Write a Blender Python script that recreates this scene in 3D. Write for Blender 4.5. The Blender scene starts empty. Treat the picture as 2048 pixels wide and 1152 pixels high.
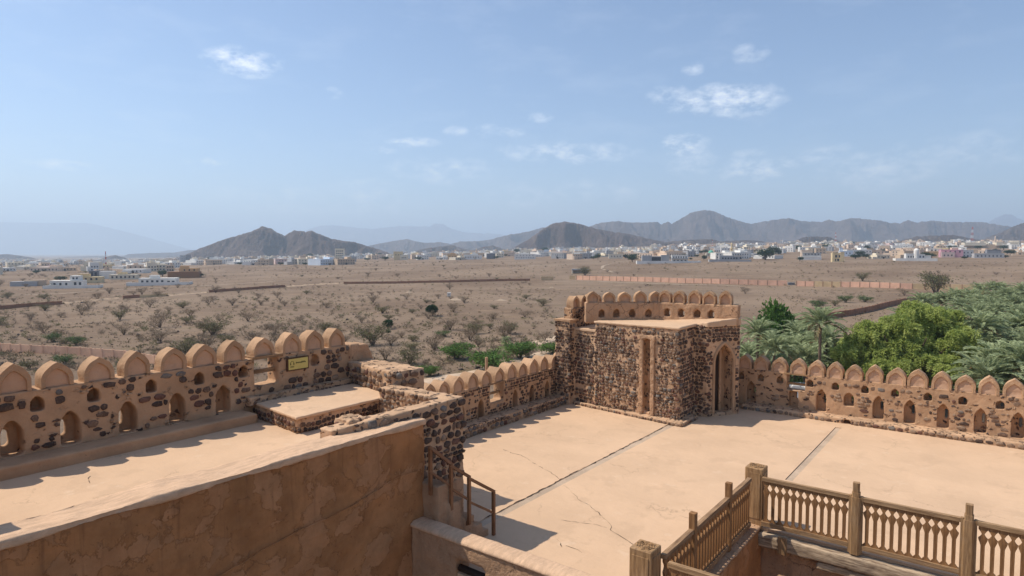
import bpy, bmesh, math, random
import numpy as np
from mathutils import Vector, Matrix, noise as mn
random.seed(7); rng = np.random.default_rng(7)
sc = bpy.context.scene
R = math.radians

# ------------------------------------------------------------------ camera
FPX, HZ, CAMH = 1290.0, 505.0, 6.3
PITCH = math.atan((576-HZ)/FPX)
cd = bpy.data.cameras.new('camera'); cam = bpy.data.objects.new('camera', cd)
sc.collection.objects.link(cam); sc.camera = cam
cd.sensor_width = 36; cd.lens = 36*FPX/2048; cd.clip_start = .1; cd.clip_end = 80000
cam.location = (0, 0, CAMH); cam.rotation_euler = (math.pi/2-PITCH, 0, 0)
# ------------------------------------------------------------------ world, sun, exposure
TH = math.atan(981/1290.0)                      # the fortress is turned this much from the view axis
SUN = Vector((-.711, .139, 1.0)).normalized()   # towards the sun
EL = math.asin(SUN.z)
w = bpy.data.worlds.new('World'); sc.world = w; w.use_nodes = True
wn = w.node_tree.nodes; wl = w.node_tree.links; wn.clear()
def N(t, **k):
    n = wn.new(t)
    for a, b in k.items(): setattr(n, a, b)
    return n
sky = N('ShaderNodeTexSky', sky_type='NISHITA', sun_disc=False, sun_elevation=EL,
        sun_rotation=math.atan2(SUN.x, SUN.y), altitude=500, air_density=1.0, dust_density=.8, ozone_density=3.2)
bg = N('ShaderNodeBackground'); bg.inputs[1].default_value = .15
wout = N('ShaderNodeOutputWorld')
# clouds: thin wisps and small cumulus scattered over the sky, by direction only
def pixdir(px, py):
    x = (px-1024)/FPX; y = 1.0; z = -(py-576)/FPX
    c, s = math.cos(PITCH), math.sin(PITCH)
    return Vector((x, y*c+z*s, -y*s+z*c)).normalized()
tc = N('ShaderNodeTexCoord')
def noise_n(scale, detail, rough, vscale=(1, 1, 1), off=(0, 0, 0)):
    mp = N('ShaderNodeMapping'); mp.inputs[3].default_value = vscale; mp.inputs[1].default_value = off
    wl.new(tc.outputs['Generated'], mp.inputs[0])
    n = N('ShaderNodeTexNoise'); n.inputs['Scale'].default_value = scale; n.inputs['Detail'].default_value = detail
    n.inputs['Roughness'].default_value = rough; wl.new(mp.outputs[0], n.inputs['Vector']); return n.outputs[0]
def M(op, a, b=None, c=None, clamp=False):
    n = N('ShaderNodeMath', operation=op); n.use_clamp = clamp
    for i, v in enumerate((a, b, c)):
        if v is None: continue
        if isinstance(v, (int, float)): n.inputs[i].default_value = v
        else: wl.new(v, n.inputs[i])
    return n.outputs[0]
cn = noise_n(38, 8, .62, (1, 1, 2.0)); cn2 = noise_n(9, 6, .6, (1, 1, 3.2), (3, 1, 0))
total = None
CL = [(487,122,52,19,.85),(1335,188,32,13,.35),(1450,200,78,22,.8),(1385,136,16,10,.3),(1500,104,26,16,.25),(1364,290,38,15,.75),
      (1515,338,55,19,.65),(1135,305,110,17,.5),(828,282,42,9,.5),(912,264,22,9,.35),(1020,265,30,8,.35),(1075,234,26,8,.3),
      (880,340,85,20,.3),(757,300,30,7,.35),(414,323,32,6,.4),(125,329,48,7,.4),(1760,335,80,32,.35),(1650,310,40,18,.3),(1940,300,60,25,.25),
      (1160,378,45,16,.35),(1240,385,35,14,.25),(1390,325,40,22,.3),(740,410,70,24,.28),(560,400,110,26,.2),(1040,395,60,20,.2),(665,186,18,9,.2),
      (730,378,60,18,.2),(1500,308,25,9,.25),(970,262,20,12,.3)]
geo = tc.outputs['Generated']
warp = noise_n(16, 4, .6)
for (px, py, wx, hy, st) in CL:
    d = pixdir(px, py); rt = d.cross(Vector((0, 0, 1))).normalized(); up = rt.cross(d)
    def dot(v):
        n = N('ShaderNodeVectorMath', operation='DOT_PRODUCT'); wl.new(geo, n.inputs[0]); n.inputs[1].default_value = v; return n.outputs['Value']
    a = M('MULTIPLY', dot(rt), FPX/wx); b = M('MULTIPLY', dot(up), FPX/hy)
    b = M('ADD', b, M('MULTIPLY', M('SUBTRACT', warp, .5), 2.2))
    r2 = M('ADD', M('MULTIPLY', a, a), M('MULTIPLY', b, b))
    m = M('SUBTRACT', 1.0, M('MULTIPLY', r2, .42), clamp=True)
    front = M('GREATER_THAN', dot(d), .2)
    m = M('MULTIPLY', M('MULTIPLY', m, front), min(1, st*1.1+.18))
    total = m if total is None else M('MAXIMUM', total, m)
cl = M('MULTIPLY', M('SUBTRACT', M('ADD', M('MULTIPLY', total, .75), M('MULTIPLY', total, M('MULTIPLY', M('SUBTRACT', cn, .5), 5.5))), 0.09), .75, clamp=True)
veil = M('MULTIPLY', M('SUBTRACT', cn2, .50), .35, clamp=True)
cl = M('MAXIMUM', M('MULTIPLY', cl, .75), veil)
mixc = N('ShaderNodeMix', data_type='RGBA')
wl.new(cl, mixc.inputs['Factor']); wl.new(sky.outputs[0], mixc.inputs['A'])
mixc.inputs['B'].default_value = (8.2, 8.5, 9.0, 1)
wl.new(mixc.outputs['Result'], bg.inputs[0]); wl.new(bg.outputs[0], wout.inputs[0])
sl = bpy.data.lights.new('sun', 'SUN'); so = bpy.data.objects.new('sun', sl); sc.collection.objects.link(so)
sl.energy = 5.0; sl.angle = R(.5); sl.color = (1, .93, .83)
so.rotation_euler = SUN.to_track_quat('Z', 'Y').to_euler(); so.location = (0, 0, 60)
sc.view_settings.view_transform = 'Standard'; sc.view_settings.look = 'None'
sc.view_settings.exposure = 0; sc.view_settings.gamma = 1
sc.render.resolution_x = 1024; sc.render.resolution_y = 576
sc.render.engine = 'CYCLES'
sc.cycles.volume_bounces = 1; sc.cycles.max_bounces = 6; sc.cycles.transparent_max_bounces = 8

# ------------------------------------------------------------------ helpers
C = sc.collection
def tag(o, label=None, cat=None, group=None, kind=None):
    if label: o['label'] = label
    if cat: o['category'] = cat
    if group: o['group'] = group
    if kind: o['kind'] = kind
    return o
FROT = Matrix.Rotation(-TH, 4, 'Z')
def f2w(X, Y, z=0): return FROT @ Vector((X, Y, z))
def thing(name, loc, label, cat, group=None, fort=True):
    """Empty at the thing's base; loc in fortress coordinates when fort."""
    o = bpy.data.objects.new(name, None); C.objects.link(o); o.empty_display_size = .3
    if fort:
        o.location = f2w(*loc); o.rotation_euler = (0, 0, -TH); o['org'] = list(loc)
    else: o.location = loc; o['org'] = [0, 0, 0]
    return tag(o, label, cat, group)
def from_np(name, V, F, mats=(), midx=None, smooth=False):
    me = bpy.data.meshes.new(name); V = np.asarray(V, dtype=np.float32).reshape(-1, 3); F = np.asarray(F, dtype=np.int32)
    k = F.shape[1]
    me.vertices.add(len(V)); me.vertices.foreach_set('co', V.ravel())
    me.loops.add(F.size); me.loops.foreach_set('vertex_index', F.ravel())
    me.polygons.add(len(F)); me.polygons.foreach_set('loop_start', np.arange(0, F.size, k, dtype=np.int32))
    for m in mats: me.materials.append(m)
    if midx is not None: me.polygons.foreach_set('material_index', np.asarray(midx, dtype=np.int32))
    if smooth: me.polygons.foreach_set('use_smooth', np.ones(len(F), dtype=bool))
    me.update(calc_edges=True); me.validate(); return me
def link(name, me, parent=None, loc=(0, 0, 0), rz=0):
    o = bpy.data.objects.new(name, me); C.objects.link(o); o.location = loc; o.rotation_euler = (0, 0, rz)
    if parent: o.parent = parent
    return o
class MB:
    """collects closed shapes as plain polygons"""
    def __init__(s): s.v = []; s.f = []; s.m = []
    def add(s, vs, fs, m=0):
        b = len(s.v); s.v += [tuple(v) for v in vs]; s.f += [tuple(i+b for i in f) for f in fs]; s.m += [m]*len(fs); return s
    def box(s, x0, x1, y0, y1, z0, z1, m=0):
        return s.add([(x0,y0,z0),(x1,y0,z0),(x1,y1,z0),(x0,y1,z0),(x0,y0,z1),(x1,y0,z1),(x1,y1,z1),(x0,y1,z1)],
                     [(0,3,2,1),(4,5,6,7),(0,1,5,4),(1,2,6,5),(2,3,7,6),(3,0,4,7)], m)
    def extr(s, poly, z0, z1, m=0):      # plan polygon, counter-clockwise; z1 may be a list
        n = len(poly); z1 = z1 if isinstance(z1, (list, tuple)) else [z1]*n
        vs = [(x, y, z0) for x, y in poly]+[(x, y, z) for (x, y), z in zip(poly, z1)]
        return s.add(vs, [tuple(reversed(range(n))), tuple(range(n, 2*n))]+[(i, (i+1) % n, n+(i+1) % n, n+i) for i in range(n)], m)
    def prism(s, prof, o, u, d0, d1, m=0):
        """profile (a,z) along unit direction u in plan, pushed from d0 to d1 along the normal (u rotated +90)"""
        nx, ny = -u[1], u[0]; n = len(prof)
        vs = [(o[0]+u[0]*a+nx*d, o[1]+u[1]*a+ny*d, o[2]+z) for d in (d0, d1) for a, z in prof]
        return s.add(vs, [tuple(range(n)), tuple(reversed(range(n, 2*n)))]+[(i, n+i, n+(i+1) % n, (i+1) % n) for i in range(n)], m)
    def tube(s, pts, r0, r1, k=5, m=0):
        pts = [Vector(p) for p in pts]; n = len(pts); vs = []
        for i, p in enumerate(pts):
            t = (pts[min(i+1, n-1)]-pts[max(i-1, 0)]).normalized(); a = t.orthogonal().normalized(); b = t.cross(a)
            r = r0+(r1-r0)*i/(n-1)
            vs += [p+(a*math.cos(2*math.pi*j/k)+b*math.sin(2*math.pi*j/k))*r for j in range(k)]
        fs = [(i*k+j, i*k+(j+1) % k, (i+1)*k+(j+1) % k, (i+1)*k+j) for i in range(n-1) for j in range(k)]
        fs += [tuple(reversed(range(k))), tuple(range((n-1)*k, n*k))]
        return s.add(vs, fs, m)
    def mesh(s, name, mats, off=(0, 0, 0), smooth=False):
        me = bpy.data.meshes.new(name)
        me.from_pydata([(x-off[0], y-off[1], z-off[2]) for x, y, z in s.v], [], s.f)
        for m in mats: me.materials.append(m)
        for p, m in zip(me.polygons, s.m): p.material_index = m; p.use_smooth = smooth
        bm = bmesh.new(); bm.from_mesh(me); bmesh.ops.recalc_face_normals(bm, faces=bm.faces); bm.to_mesh(me); bm.free()
        me.update(); return me
    def build(s, name, mats, parent=None, smooth=False):
        if not isinstance(mats, (list, tuple)): mats = [mats]
        off = list(parent['org']) if parent is not None and 'org' in parent else (0, 0, 0)
        o = link(name, s.mesh(name, mats, off, smooth), parent)
        o['org'] = list(off)
        return o
TEX = {}
def dtex(scale, depth=2):
    if (scale, depth) not in TEX:
        t = bpy.data.textures.new('relief', 'CLOUDS'); t.noise_scale = scale; t.noise_depth = depth; TEX[(scale, depth)] = t
    return TEX[(scale, depth)]

def solid(name, mb, mat, parent=None, cuts=None, vox=.04, disp=((.35, .05), (.09, .018)), smooth=True):
    """organic hand-plastered solid: boolean, voxel remesh, noise relief"""
    off = list(parent['org']) if parent is not None and 'org' in parent else (0, 0, 0)
    o = bpy.data.objects.new(name, mb.mesh(name, [mat], off)); C.objects.link(o)
    co = None
    if cuts is not None:
        co = bpy.data.objects.new('cut', cuts.mesh('cut', [mat], off)); C.objects.link(co)
        b = o.modifiers.new('b', 'BOOLEAN'); b.object = co; b.operation = 'DIFFERENCE'; b.solver = 'EXACT'; b.use_self = True
    if vox:
        r = o.modifiers.new('r', 'REMESH'); r.mode = 'VOXEL'; r.voxel_size = vox; r.use_smooth_shade = smooth
        for s_, a_ in disp:
            d = o.modifiers.new('d', 'DISPLACE'); d.texture = dtex(s_); d.texture_coords = 'GLOBAL'; d.strength = a_; d.mid_level = .5
    bpy.context.view_layer.update()
    dg = bpy.context.evaluated_depsgraph_get()
    me = bpy.data.meshes.new_from_object(o.evaluated_get(dg)); me.name = name
    if not me.materials: me.materials.append(mat)
    old = o.data; o.modifiers.clear(); o.data = me; bpy.data.meshes.remove(old)
    if co: m_ = co.data; bpy.data.objects.remove(co); bpy.data.meshes.remove(m_)
    if parent: o.parent = parent
    o['org'] = list(off)
    return o

def rubble(o, faces, mats, size=.16, cover=.9, prot=.035, avoid=(), long=1.7, seed=1, jit=.35, zlim=None):
    """set real stones into the wall mesh o. faces: ((x,y) start, (x,y) end, z0, z1 or (z1a,z1b)) in fortress coordinates, outside is to the right of start->end"""
    rd = random.Random(seed); off = o['org']; me = o.data; V = []; F = []; MI = []
    for (p, q, z0, z1) in faces:
        L_ = math.hypot(q[0]-p[0], q[1]-p[1]); ux, uy = (q[0]-p[0])/L_, (q[1]-p[1])/L_; nx, ny = uy, -ux
        za, zb = z1 if isinstance(z1, tuple) else (z1, z1)
        z = z0
        while z < max(za, zb)-size*.3:
            h = size*rd.uniform(.62, 1.35); a = -rd.uniform(0, size)
            while a < L_:
                w = h*rd.uniform(.75, long); cu = a+w/2; cz = z+h/2+size*.35*mn.noise(Vector((a*1.1, z*.8, seed)))+rd.uniform(-.06, .06)*h; a += w*rd.uniform(.93, 1.08)
                top = za+(zb-za)*min(1, max(0, cu/L_))
                if cu < .02 or cu > L_-.02 or cz+h*.42 > top+.02: continue
                cov = cover+.45*mn.noise(Vector((cu*.9+seed*5, cz*.9, 3)))
                if rd.random() > cov: continue
                if any(abs(cu-au) < aw+w*.42 and az0-h*.45 < cz < az1+h*.45 for au, aw, az0, az1 in avoid): continue
                k = rd.randint(6, 9); rot = rd.uniform(-.25, .25); ph = rd.random()*6.28; sq_ = rd.uniform(2.2, 4.2)
                ring = []
                for i in range(k):
                    t = 2*math.pi*(i+rd.uniform(-.28, .28))/k+ph; c_, s_ = math.cos(t), math.sin(t)
                    m = (abs(c_)**sq_+abs(s_)**sq_)**(-1/sq_)*rd.uniform(.84, 1.05); x_, y_ = c_*m*w*.455, s_*m*h*.455
                    ring.append((x_*math.cos(rot)-y_*math.sin(rot), x_*math.sin(rot)*.5+y_*math.cos(rot)))
                pr = prot*rd.uniform(.35, 1.35); tx, ty = rd.uniform(-.3, .3)*pr, rd.uniform(-.3, .3)*pr; b0 = len(V)
                for sc_, d_ in ((1.0, -.06), (.99, pr*.35), (.80, pr*.88), (.42, pr*1.03)):
                    for x_, y_ in ring:
                        d2 = d_+(tx*x_/w+ty*y_/h)*2*(d_ > 0)+rd.uniform(-.1, .1)*pr*(d_ > 0)
                        V.append((p[0]+ux*(cu+x_*sc_)+nx*d2-off[0], p[1]+uy*(cu+x_*sc_)+ny*d2-off[1], cz+y_*sc_-off[2]))
                mi = rd.choices(range(len(mats)), weights=[m_[1] for m_ in mats])[0]+1
                for rr in range(3):
                    for i in range(k): F.append((b0+rr*k+i, b0+rr*k+(i+1) % k, b0+(rr+1)*k+(i+1) % k, b0+(rr+1)*k+i)); MI.append(mi)
                F.append(tuple(b0+3*k+i for i in range(k))); MI.append(mi)
            z += h*1.0
    m2 = bpy.data.meshes.new('stones'); m2.from_pydata(V, [], F)
    base = len(me.materials)
    while len(me.materials) < 1: me.materials.append(None)
    for m_, _ in mats: me.materials.append(m_)
    m2.polygons.foreach_set('material_index', [x-1+base for x in MI]); m2.polygons.foreach_set('use_smooth', [True]*len(F)); m2.update()
    bm = bmesh.new(); bm.from_mesh(me); bm.from_mesh(m2); bm.to_mesh(me); bm.free(); bpy.data.meshes.remove(m2)

# ------------------------------------------------------------------ materials
def srgb(r, g, b): return tuple(((c/255)/12.92 if c/255 <= .04045 else ((c/255+.055)/1.055)**2.4) for c in (r, g, b))+(1,)
class Mat:
    def __init__(s, name, rough=.9, spec=.2):
        s.m = bpy.data.materials.new(name); s.m.use_nodes = True; s.t = s.m.node_tree; s.n = s.t.nodes
        s.p = s.n['Principled BSDF']; s.p.inputs['Roughness'].default_value = rough; s.p.inputs['Specular IOR Level'].default_value = spec
        s.tc = s.n.new('ShaderNodeTexCoord'); s.co = s.tc.outputs['Object']
    def new(s, t, **k):
        n = s.n.new(t)
        for a, b in k.items(): setattr(n, a, b)
        return n
    def put(s, sock, v):
        if v is None: return
        if isinstance(v, (int, float)): sock.default_value = v
        elif isinstance(v, tuple): sock.default_value = v
        else: s.t.links.new(v, sock)
    def math(s, op, a, b=None, c=None, clamp=False):
        n = s.new('ShaderNodeMath', operation=op); n.use_clamp = clamp
        for i, v in enumerate((a, b, c)): s.put(n.inputs[i], v)
        return n.outputs[0]
    def map(s, scale=(1, 1, 1), co=None, rot=(0, 0, 0)):
        n = s.new('ShaderNodeMapping'); n.inputs[3].default_value = scale; n.inputs[2].default_value = rot; s.put(n.inputs[0], co or s.co); return n.outputs[0]
    def noise(s, scale, detail=4, rough=.55, co=None, out=0):
        n = s.new('ShaderNodeTexNoise'); n.inputs['Scale'].default_value = scale; n.inputs['Detail'].default_value = detail
        n.inputs['Roughness'].default_value = rough; s.put(n.inputs['Vector'], co or s.co); return n.outputs[out]
    def voro(s, scale, feature='F1', co=None, rnd=1.0):
        n = s.new('ShaderNodeTexVoronoi', feature=feature); n.inputs['Scale'].default_value = scale; n.inputs['Randomness'].default_value = rnd
        s.put(n.inputs['Vector'], co or s.co); return n
    def ramp(s, f, stops, mode='LINEAR'):
        n = s.new('ShaderNodeValToRGB'); s.put(n.inputs[0], f); n.color_ramp.interpolation = mode
        e = n.color_ramp.elements
        while len(e) < len(stops): e.new(.5)
        for i, (p, c) in enumerate(stops): e[i].position = p; e[i].color = c if len(c) == 4 else tuple(c)+(1,)
        return n.outputs[0]
    def mix(s, f, a, b, mode='MIX'):
        n = s.new('ShaderNodeMix', data_type='RGBA', blend_type=mode); s.put(n.inputs['Factor'], f); s.put(n.inputs['A'], a); s.put(n.inputs['B'], b); return n.outputs['Result']
    def step(s, v, a, b):
        n = s.new('ShaderNodeMapRange', interpolation_type='SMOOTHSTEP'); s.put(n.inputs[0], v); n.inputs[1].default_value = a; n.inputs[2].default_value = b; return n.outputs[0]
    def addv(s, a, b, k):
        sc_ = s.new('ShaderNodeVectorMath', operation='MULTIPLY_ADD'); s.put(sc_.inputs[0], b); sc_.inputs[1].default_value = (k, k, k); s.put(sc_.inputs[2], a); return sc_.outputs[0]
    def bump(s, h, strength, dist, prev=None):
        n = s.new('ShaderNodeBump'); n.inputs['Strength'].default_value = strength; n.inputs['Distance'].default_value = dist; s.put(n.inputs['Height'], h)
        if prev: s.t.links.new(prev, n.inputs['Normal'])
        return n.outputs[0]
    def done(s, col, nrm=None):
        s.put(s.p.inputs['Base Color'], col)
        if nrm: s.t.links.new(nrm, s.p.inputs['Normal'])
        return s.m
def lin(c, k=1.0): return (c[0]*k, c[1]*k, c[2]*k, 1)
PL = (.50, .305, .175)            # sandy ochre plaster
def masonry(name, scale=4.6, cover=.35, edge=.055, mortar=PL, flat=1.6, warm=0.0, vary=.5, pale=.14, sk=1.0, rr0=.52, tan=0.0):
    """rubble: dark volcanic stones set in ochre mortar; cover = share of cells left as plaster"""
    a = Mat(name, .92, .15)
    co = a.addv(a.co, a.noise(2.9, 4, .6, out=1), .32)
    co = a.addv(co, a.noise(13, 2, .5, out=1), .035)
    co = a.map((1, 1, flat), co)
    f1 = a.voro(scale, 'F1', co, .9); de = a.voro(scale, 'DISTANCE_TO_EDGE', co, .9)
    cs = a.new('ShaderNodeSeparateColor'); a.put(cs.inputs[0], f1.outputs['Color'])
    big = a.noise(.55, 3, .5)
    keep = a.math('GREATER_THAN', a.math('ADD', cs.outputs[0], a.math('MULTIPLY', a.math('SUBTRACT', big, .5), vary*2)), cover)
    e = a.math('ADD', de.outputs['Distance'], a.math('MULTIPLY', a.math('SUBTRACT', a.noise(17, 3, .6), .5), .10))
    e = a.math('SUBTRACT', e, a.math('MULTIPLY', cs.outputs[2], .05))
    rad = a.math('SUBTRACT', a.math('ADD', rr0, a.math('MULTIPLY', cs.outputs[2], .2)), f1.outputs['Distance'])
    rad = a.math('ADD', rad, a.math('MULTIPLY', a.math('SUBTRACT', a.noise(9, 3, .6), .5), .22))
    e = a.math('MINIMUM', e, a.math('ADD', a.math('MULTIPLY', rad, .8), edge))
    st = a.math('MULTIPLY', a.step(e, edge, edge+.035), keep)
    grain = a.noise(38, 4, .7)
    stone = a.ramp(cs.outputs[1], [(0, tuple(sk*q for q in (.040, .026, .022))), (.28, tuple(sk*q for q in (.095, .055, .038))), (.5, tuple(sk*q for q in (.062, .046, .042))), (.72, tuple(sk*q for q in (.15, .088, .055))), (.86, tuple(sk*q for q in (.10, .09, .08))), (1-pale*.5, (.24, .15, .088)), (1, (.34, .26, .19))])
    stone = a.mix(a.math('MULTIPLY', grain, .8), stone, (.25+warm, .16, .10, 1), 'MIX') if warm else a.mix(a.step(grain, .45, .75), stone, a.mix(.5, stone, (.24, .18, .13, 1)))
    if tan: stone = a.mix(a.math('MULTIPLY', a.math('GREATER_THAN', cs.outputs[1], 1-tan), .8), stone, lin(mortar, .78))
    mo = a.mix(a.step(a.noise(1.3, 5, .6), .3, .7), lin(mortar, .80), lin(mortar, 1.12))
    mo = a.mix(a.math('MULTIPLY', a.step(a.noise(24, 4, .7), .5, .8), .45), mo, lin(mortar, .60))
    col = a.mix(st, mo, stone)
    rim = a.math('MULTIPLY', a.step(e, edge-.03, edge+.01), a.math('SUBTRACT', 1.0, a.step(e, edge+.01, edge+.05)))  # dark rim round each stone: crevice shade painted into the colour
    col = a.mix(a.math('MULTIPLY', a.math('MULTIPLY', rim, keep), .55), col, (.10, .06, .04, 1))
    h = a.math('MULTIPLY', a.math('MULTIPLY', a.math('MINIMUM', e, .22), 3.2), keep)
    h = a.math('ADD', h, a.math('MULTIPLY', grain, .22))
    nr = a.bump(h, .9, .05)
    nr = a.bump(a.noise(7, 4, .6), .5, .03, nr)
    return a.done(col, nr)
def plaster(name, base=PL, blotch=.22, pits=.5, bumpk=.5, perobj=False, cracks=False):
    a = Mat(name, .93, .12)
    if perobj:
        oi = a.new('ShaderNodeObjectInfo'); vm = a.new('ShaderNodeVectorMath', operation='ADD'); a.put(vm.inputs[0], a.co)
        cx_ = a.new('ShaderNodeCombineXYZ'); a.put(cx_.inputs[0], a.math('MULTIPLY', oi.outputs['Random'], 60.0)); a.put(vm.inputs[1], cx_.outputs[0]); a.co = vm.outputs[0]
    c = a.mix(a.step(a.noise(.9, 5, .6), .28, .72), lin(base, 1-blotch), lin(base, 1+blotch*.5))
    c = a.mix(a.math('MULTIPLY', a.step(a.noise(9, 5, .65), .5, .8), .35), c, lin(base, .72))
    if perobj:
        c = a.mix(a.math('MULTIPLY', a.step(a.noise(4, 5, .7, a.map((1, 1, .35))), .52, .70), .5), c, lin(base, .55))
        c = a.mix(a.math('MULTIPLY', oi.outputs['Random'], .35), c, lin(base, .82))
    if cracks:
        cr = a.voro(1.5, 'DISTANCE_TO_EDGE', a.addv(a.co, a.noise(3, 4, .6, out=1), .5)).outputs['Distance']
        ck = a.math('MULTIPLY', a.math('SUBTRACT', 1.0, a.step(cr, .006, .022)), a.step(a.noise(.9, 2, .5), .47, .56))
        c = a.mix(a.math('MULTIPLY', ck, .8), c, lin(base, .25))
        c = a.mix(a.math('MULTIPLY', a.step(a.noise(2.4, 5, .7, a.map((1.6, 1.6, .25))), .53, .70), .4), c, lin(base, .5))
    p = a.step(a.noise(30, 3, .6), .62, .75)
    c = a.mix(a.math('MULTIPLY', p, pits), c, lin(base, .5))
    n = a.bump(a.noise(5, 6, .65), bumpk, .06)
    n = a.bump(a.math('SUBTRACT', a.noise(34, 4, .65), p), bumpk, .012, n)
    return a.done(c, n)
def floor_mat():
    a = Mat('terrace_plaster', .9, .18)
    b = (.62, .415, .260)
    c = a.mix(a.step(a.noise(.45, 6, .6), .25, .75), lin(b, .92), lin(b, 1.07))
    c = a.mix(a.math('MULTIPLY', a.step(a.noise(2.2, 6, .7, a.map((1, 2.6, 1))), .52, .72), .28), c, (.66, .45, .27, 1))
    c = a.mix(a.math('MULTIPLY', a.step(a.noise(5.5, 6, .75), .55, .8), .30), c, lin(b, .80))
    c = a.mix(a.math('MULTIPLY', a.step(a.noise(.8, 6, .7), .54, .62), .45), c, lin(b, .84))
    c = a.mix(a.math('MULTIPLY', a.step(a.noise(1.7, 7, .72), .59, .64), .40), c, (.68, .49, .33, 1))
    hc = a.voro(.55, 'DISTANCE_TO_EDGE', a.addv(a.co, a.noise(1.6, 6, .65, out=1), .9)).outputs['Distance']
    c = a.mix(a.math('MULTIPLY', a.math('MULTIPLY', a.math('SUBTRACT', 1.0, a.step(hc, .002, .007)), a.step(a.noise(.5, 3, .5), .5, .6)), .45), c, lin(b, .4))
    c = a.mix(a.math('MULTIPLY', a.step(a.noise(70, 2, .5), .66, .78), .35), c, lin(b, .6))
    n = a.bump(a.noise(2.5, 6, .6), .35, .06); n = a.bump(a.noise(45, 3, .6), .25, .008, n)
    return a.done(c, n)
def stained():
    """old two-coat plaster of the big near wall: pale top coat peeling in ragged islands off a browner coat, with dark runs"""
    a = Mat('peeling_plaster', .95, .1)
    dark = (.36, .168, .070); lite = (.43, .212, .098)
    co = a.addv(a.co, a.noise(3.0, 5, .65, out=1), .35)
    f = a.noise(1.5, 5, .55, co)
    m1 = a.step(f, .53, .545)
    base = a.mix(a.step(a.noise(1.7, 6, .65), .3, .7), lin(dark, .82), lin(dark, 1.22))
    top = a.mix(a.step(a.noise(2.3, 6, .7), .3, .7), lin(lite, .80), lin(lite, 1.08))
    c = a.mix(m1, base, top)
    streak = a.noise(3.2, 5, .7, a.map((.6, 2.6, .16)))
    sz = a.new('ShaderNodeSeparateXYZ'); a.put(sz.inputs[0], a.co)
    hi = a.step(sz.outputs[2], .7, 2.6)
    c = a.mix(a.math('MULTIPLY', a.math('MULTIPLY', a.step(streak, .50, .72), hi), .45), c, (.12, .06, .034, 1))
    spots = a.step(a.noise(11, 4, .7), .63, .68)
    c = a.mix(a.math('MULTIPLY', spots, .6), c, lin(dark, .45))
    rimd = a.math('MULTIPLY', a.step(f, .515, .53), a.math('SUBTRACT', 1.0, a.step(f, .53, .542)))
    c = a.mix(a.math('MULTIPLY', rimd, .5), c, lin(dark, .5))
    cr = a.voro(.8, 'DISTANCE_TO_EDGE', a.addv(a.co, a.noise(2.5, 4, .6, out=1), .5)).outputs['Distance']
    crack = a.math('MULTIPLY', a.math('SUBTRACT', 1.0, a.step(cr, .004, .012)), a.step(a.noise(1.1, 2, .5), .48, .58))
    crack = a.math('MULTIPLY', crack, .35)
    c = a.mix(crack, c, (.08, .045, .028, 1))
    h = a.math('ADD', a.math('MULTIPLY', m1, .6), a.math('MULTIPLY', a.noise(8, 6, .7), .5))
    h = a.math('SUBTRACT', h, crack)
    n = a.bump(h, .7, .02); n = a.bump(a.noise(2.2, 5, .6), .6, .08, n)
    return a.done(c, n)
def cap_mat():
    a = Mat('worn_wall_cap', .92, .15)
    b = (.66, .435, .275)
    c = a.mix(a.step(a.noise(6, 6, .7, a.map((2.2, .5, 1))), .3, .7), lin(b, .80), lin(b, 1.08))
    c = a.mix(a.math('MULTIPLY', a.step(a.noise(26, 4, .7), .55, .75), .4), c, (.36, .22, .15, 1))
    n = a.bump(a.noise(9, 6, .7, a.map((2.4, .5, 1))), .6, .04); n = a.bump(a.noise(40, 4, .7), .4, .01, n)
    return a.done(c, n)
def wood(name, base, dark, axis=2, scale=1.0, grey=.3):
    a = Mat(name, .78, .25)
    sc_ = [14, 14, 14]; sc_[axis] = 1.1
    g = a.noise(1.6*scale, 6, .7, a.map(tuple(sc_)))
    c = a.mix(a.step(g, .32, .68), dark, base)
    c = a.mix(a.math('MULTIPLY', a.step(a.noise(2.2, 5, .7), .45, .75), grey), c, (.30, .25, .20, 1))
    n = a.bump(g, .5, .012)
    return a.done(c, n)
def plain(name, col, rough=.8, var=.15, sc_=3.0, metal=0):
    a = Mat(name, rough, .25)
    if metal: a.p.inputs['Metallic'].default_value = metal
    c = a.mix(a.step(a.noise(sc_, 4, .6), .3, .7), lin(col, 1-var), lin(col, 1+var*.6))
    return a.done(c, a.bump(a.noise(sc_*6, 3, .6), .2, .02))
M_FL = floor_mat(); M_PL = plaster('ochre_plaster'); M_MER = plaster('merlon_plaster', (.52, .32, .185), .28, .6, .8, perobj=True); M_PNL = plaster('merlon_panel_plaster', (.57, .36, .23), .12, .3, .4, perobj=True)
M_PL2 = plaster('rough_ochre_plaster', (.50, .305, .18), .25, .8, 1.0, cracks=True)
M_BIG = masonry('sparse_stone_in_plaster', 3.4, .27, .10, flat=1.6, vary=.4, sk=.9, rr0=.47)
M_MID = masonry('coursed_small_stone', 4.9, .22, .07, flat=1.5, vary=.35, rr0=.5)
M_TOW = masonry('tower_rubble', 4.9, .06, .045, (.56, .37, .245), flat=1.25, vary=.30, pale=.7, sk=1.25, rr0=.60, tan=.12)
M_RGT = masonry('plastered_rubble', 4.3, .34, .06, (.56, .36, .215), flat=1.9, vary=.5, sk=1.5, rr0=.52, tan=.55)
M_STN = masonry('wall_rubble', 4.4, .10, .045, (.52, .33, .20), flat=1.45, vary=.25, sk=1.1, rr0=.60, tan=.08)
M_KRB = masonry('kerb_rubble', 4.8, .12, .045, (.50, .33, .21), flat=1.1, vary=.2, sk=1.2, rr0=.56)
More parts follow.
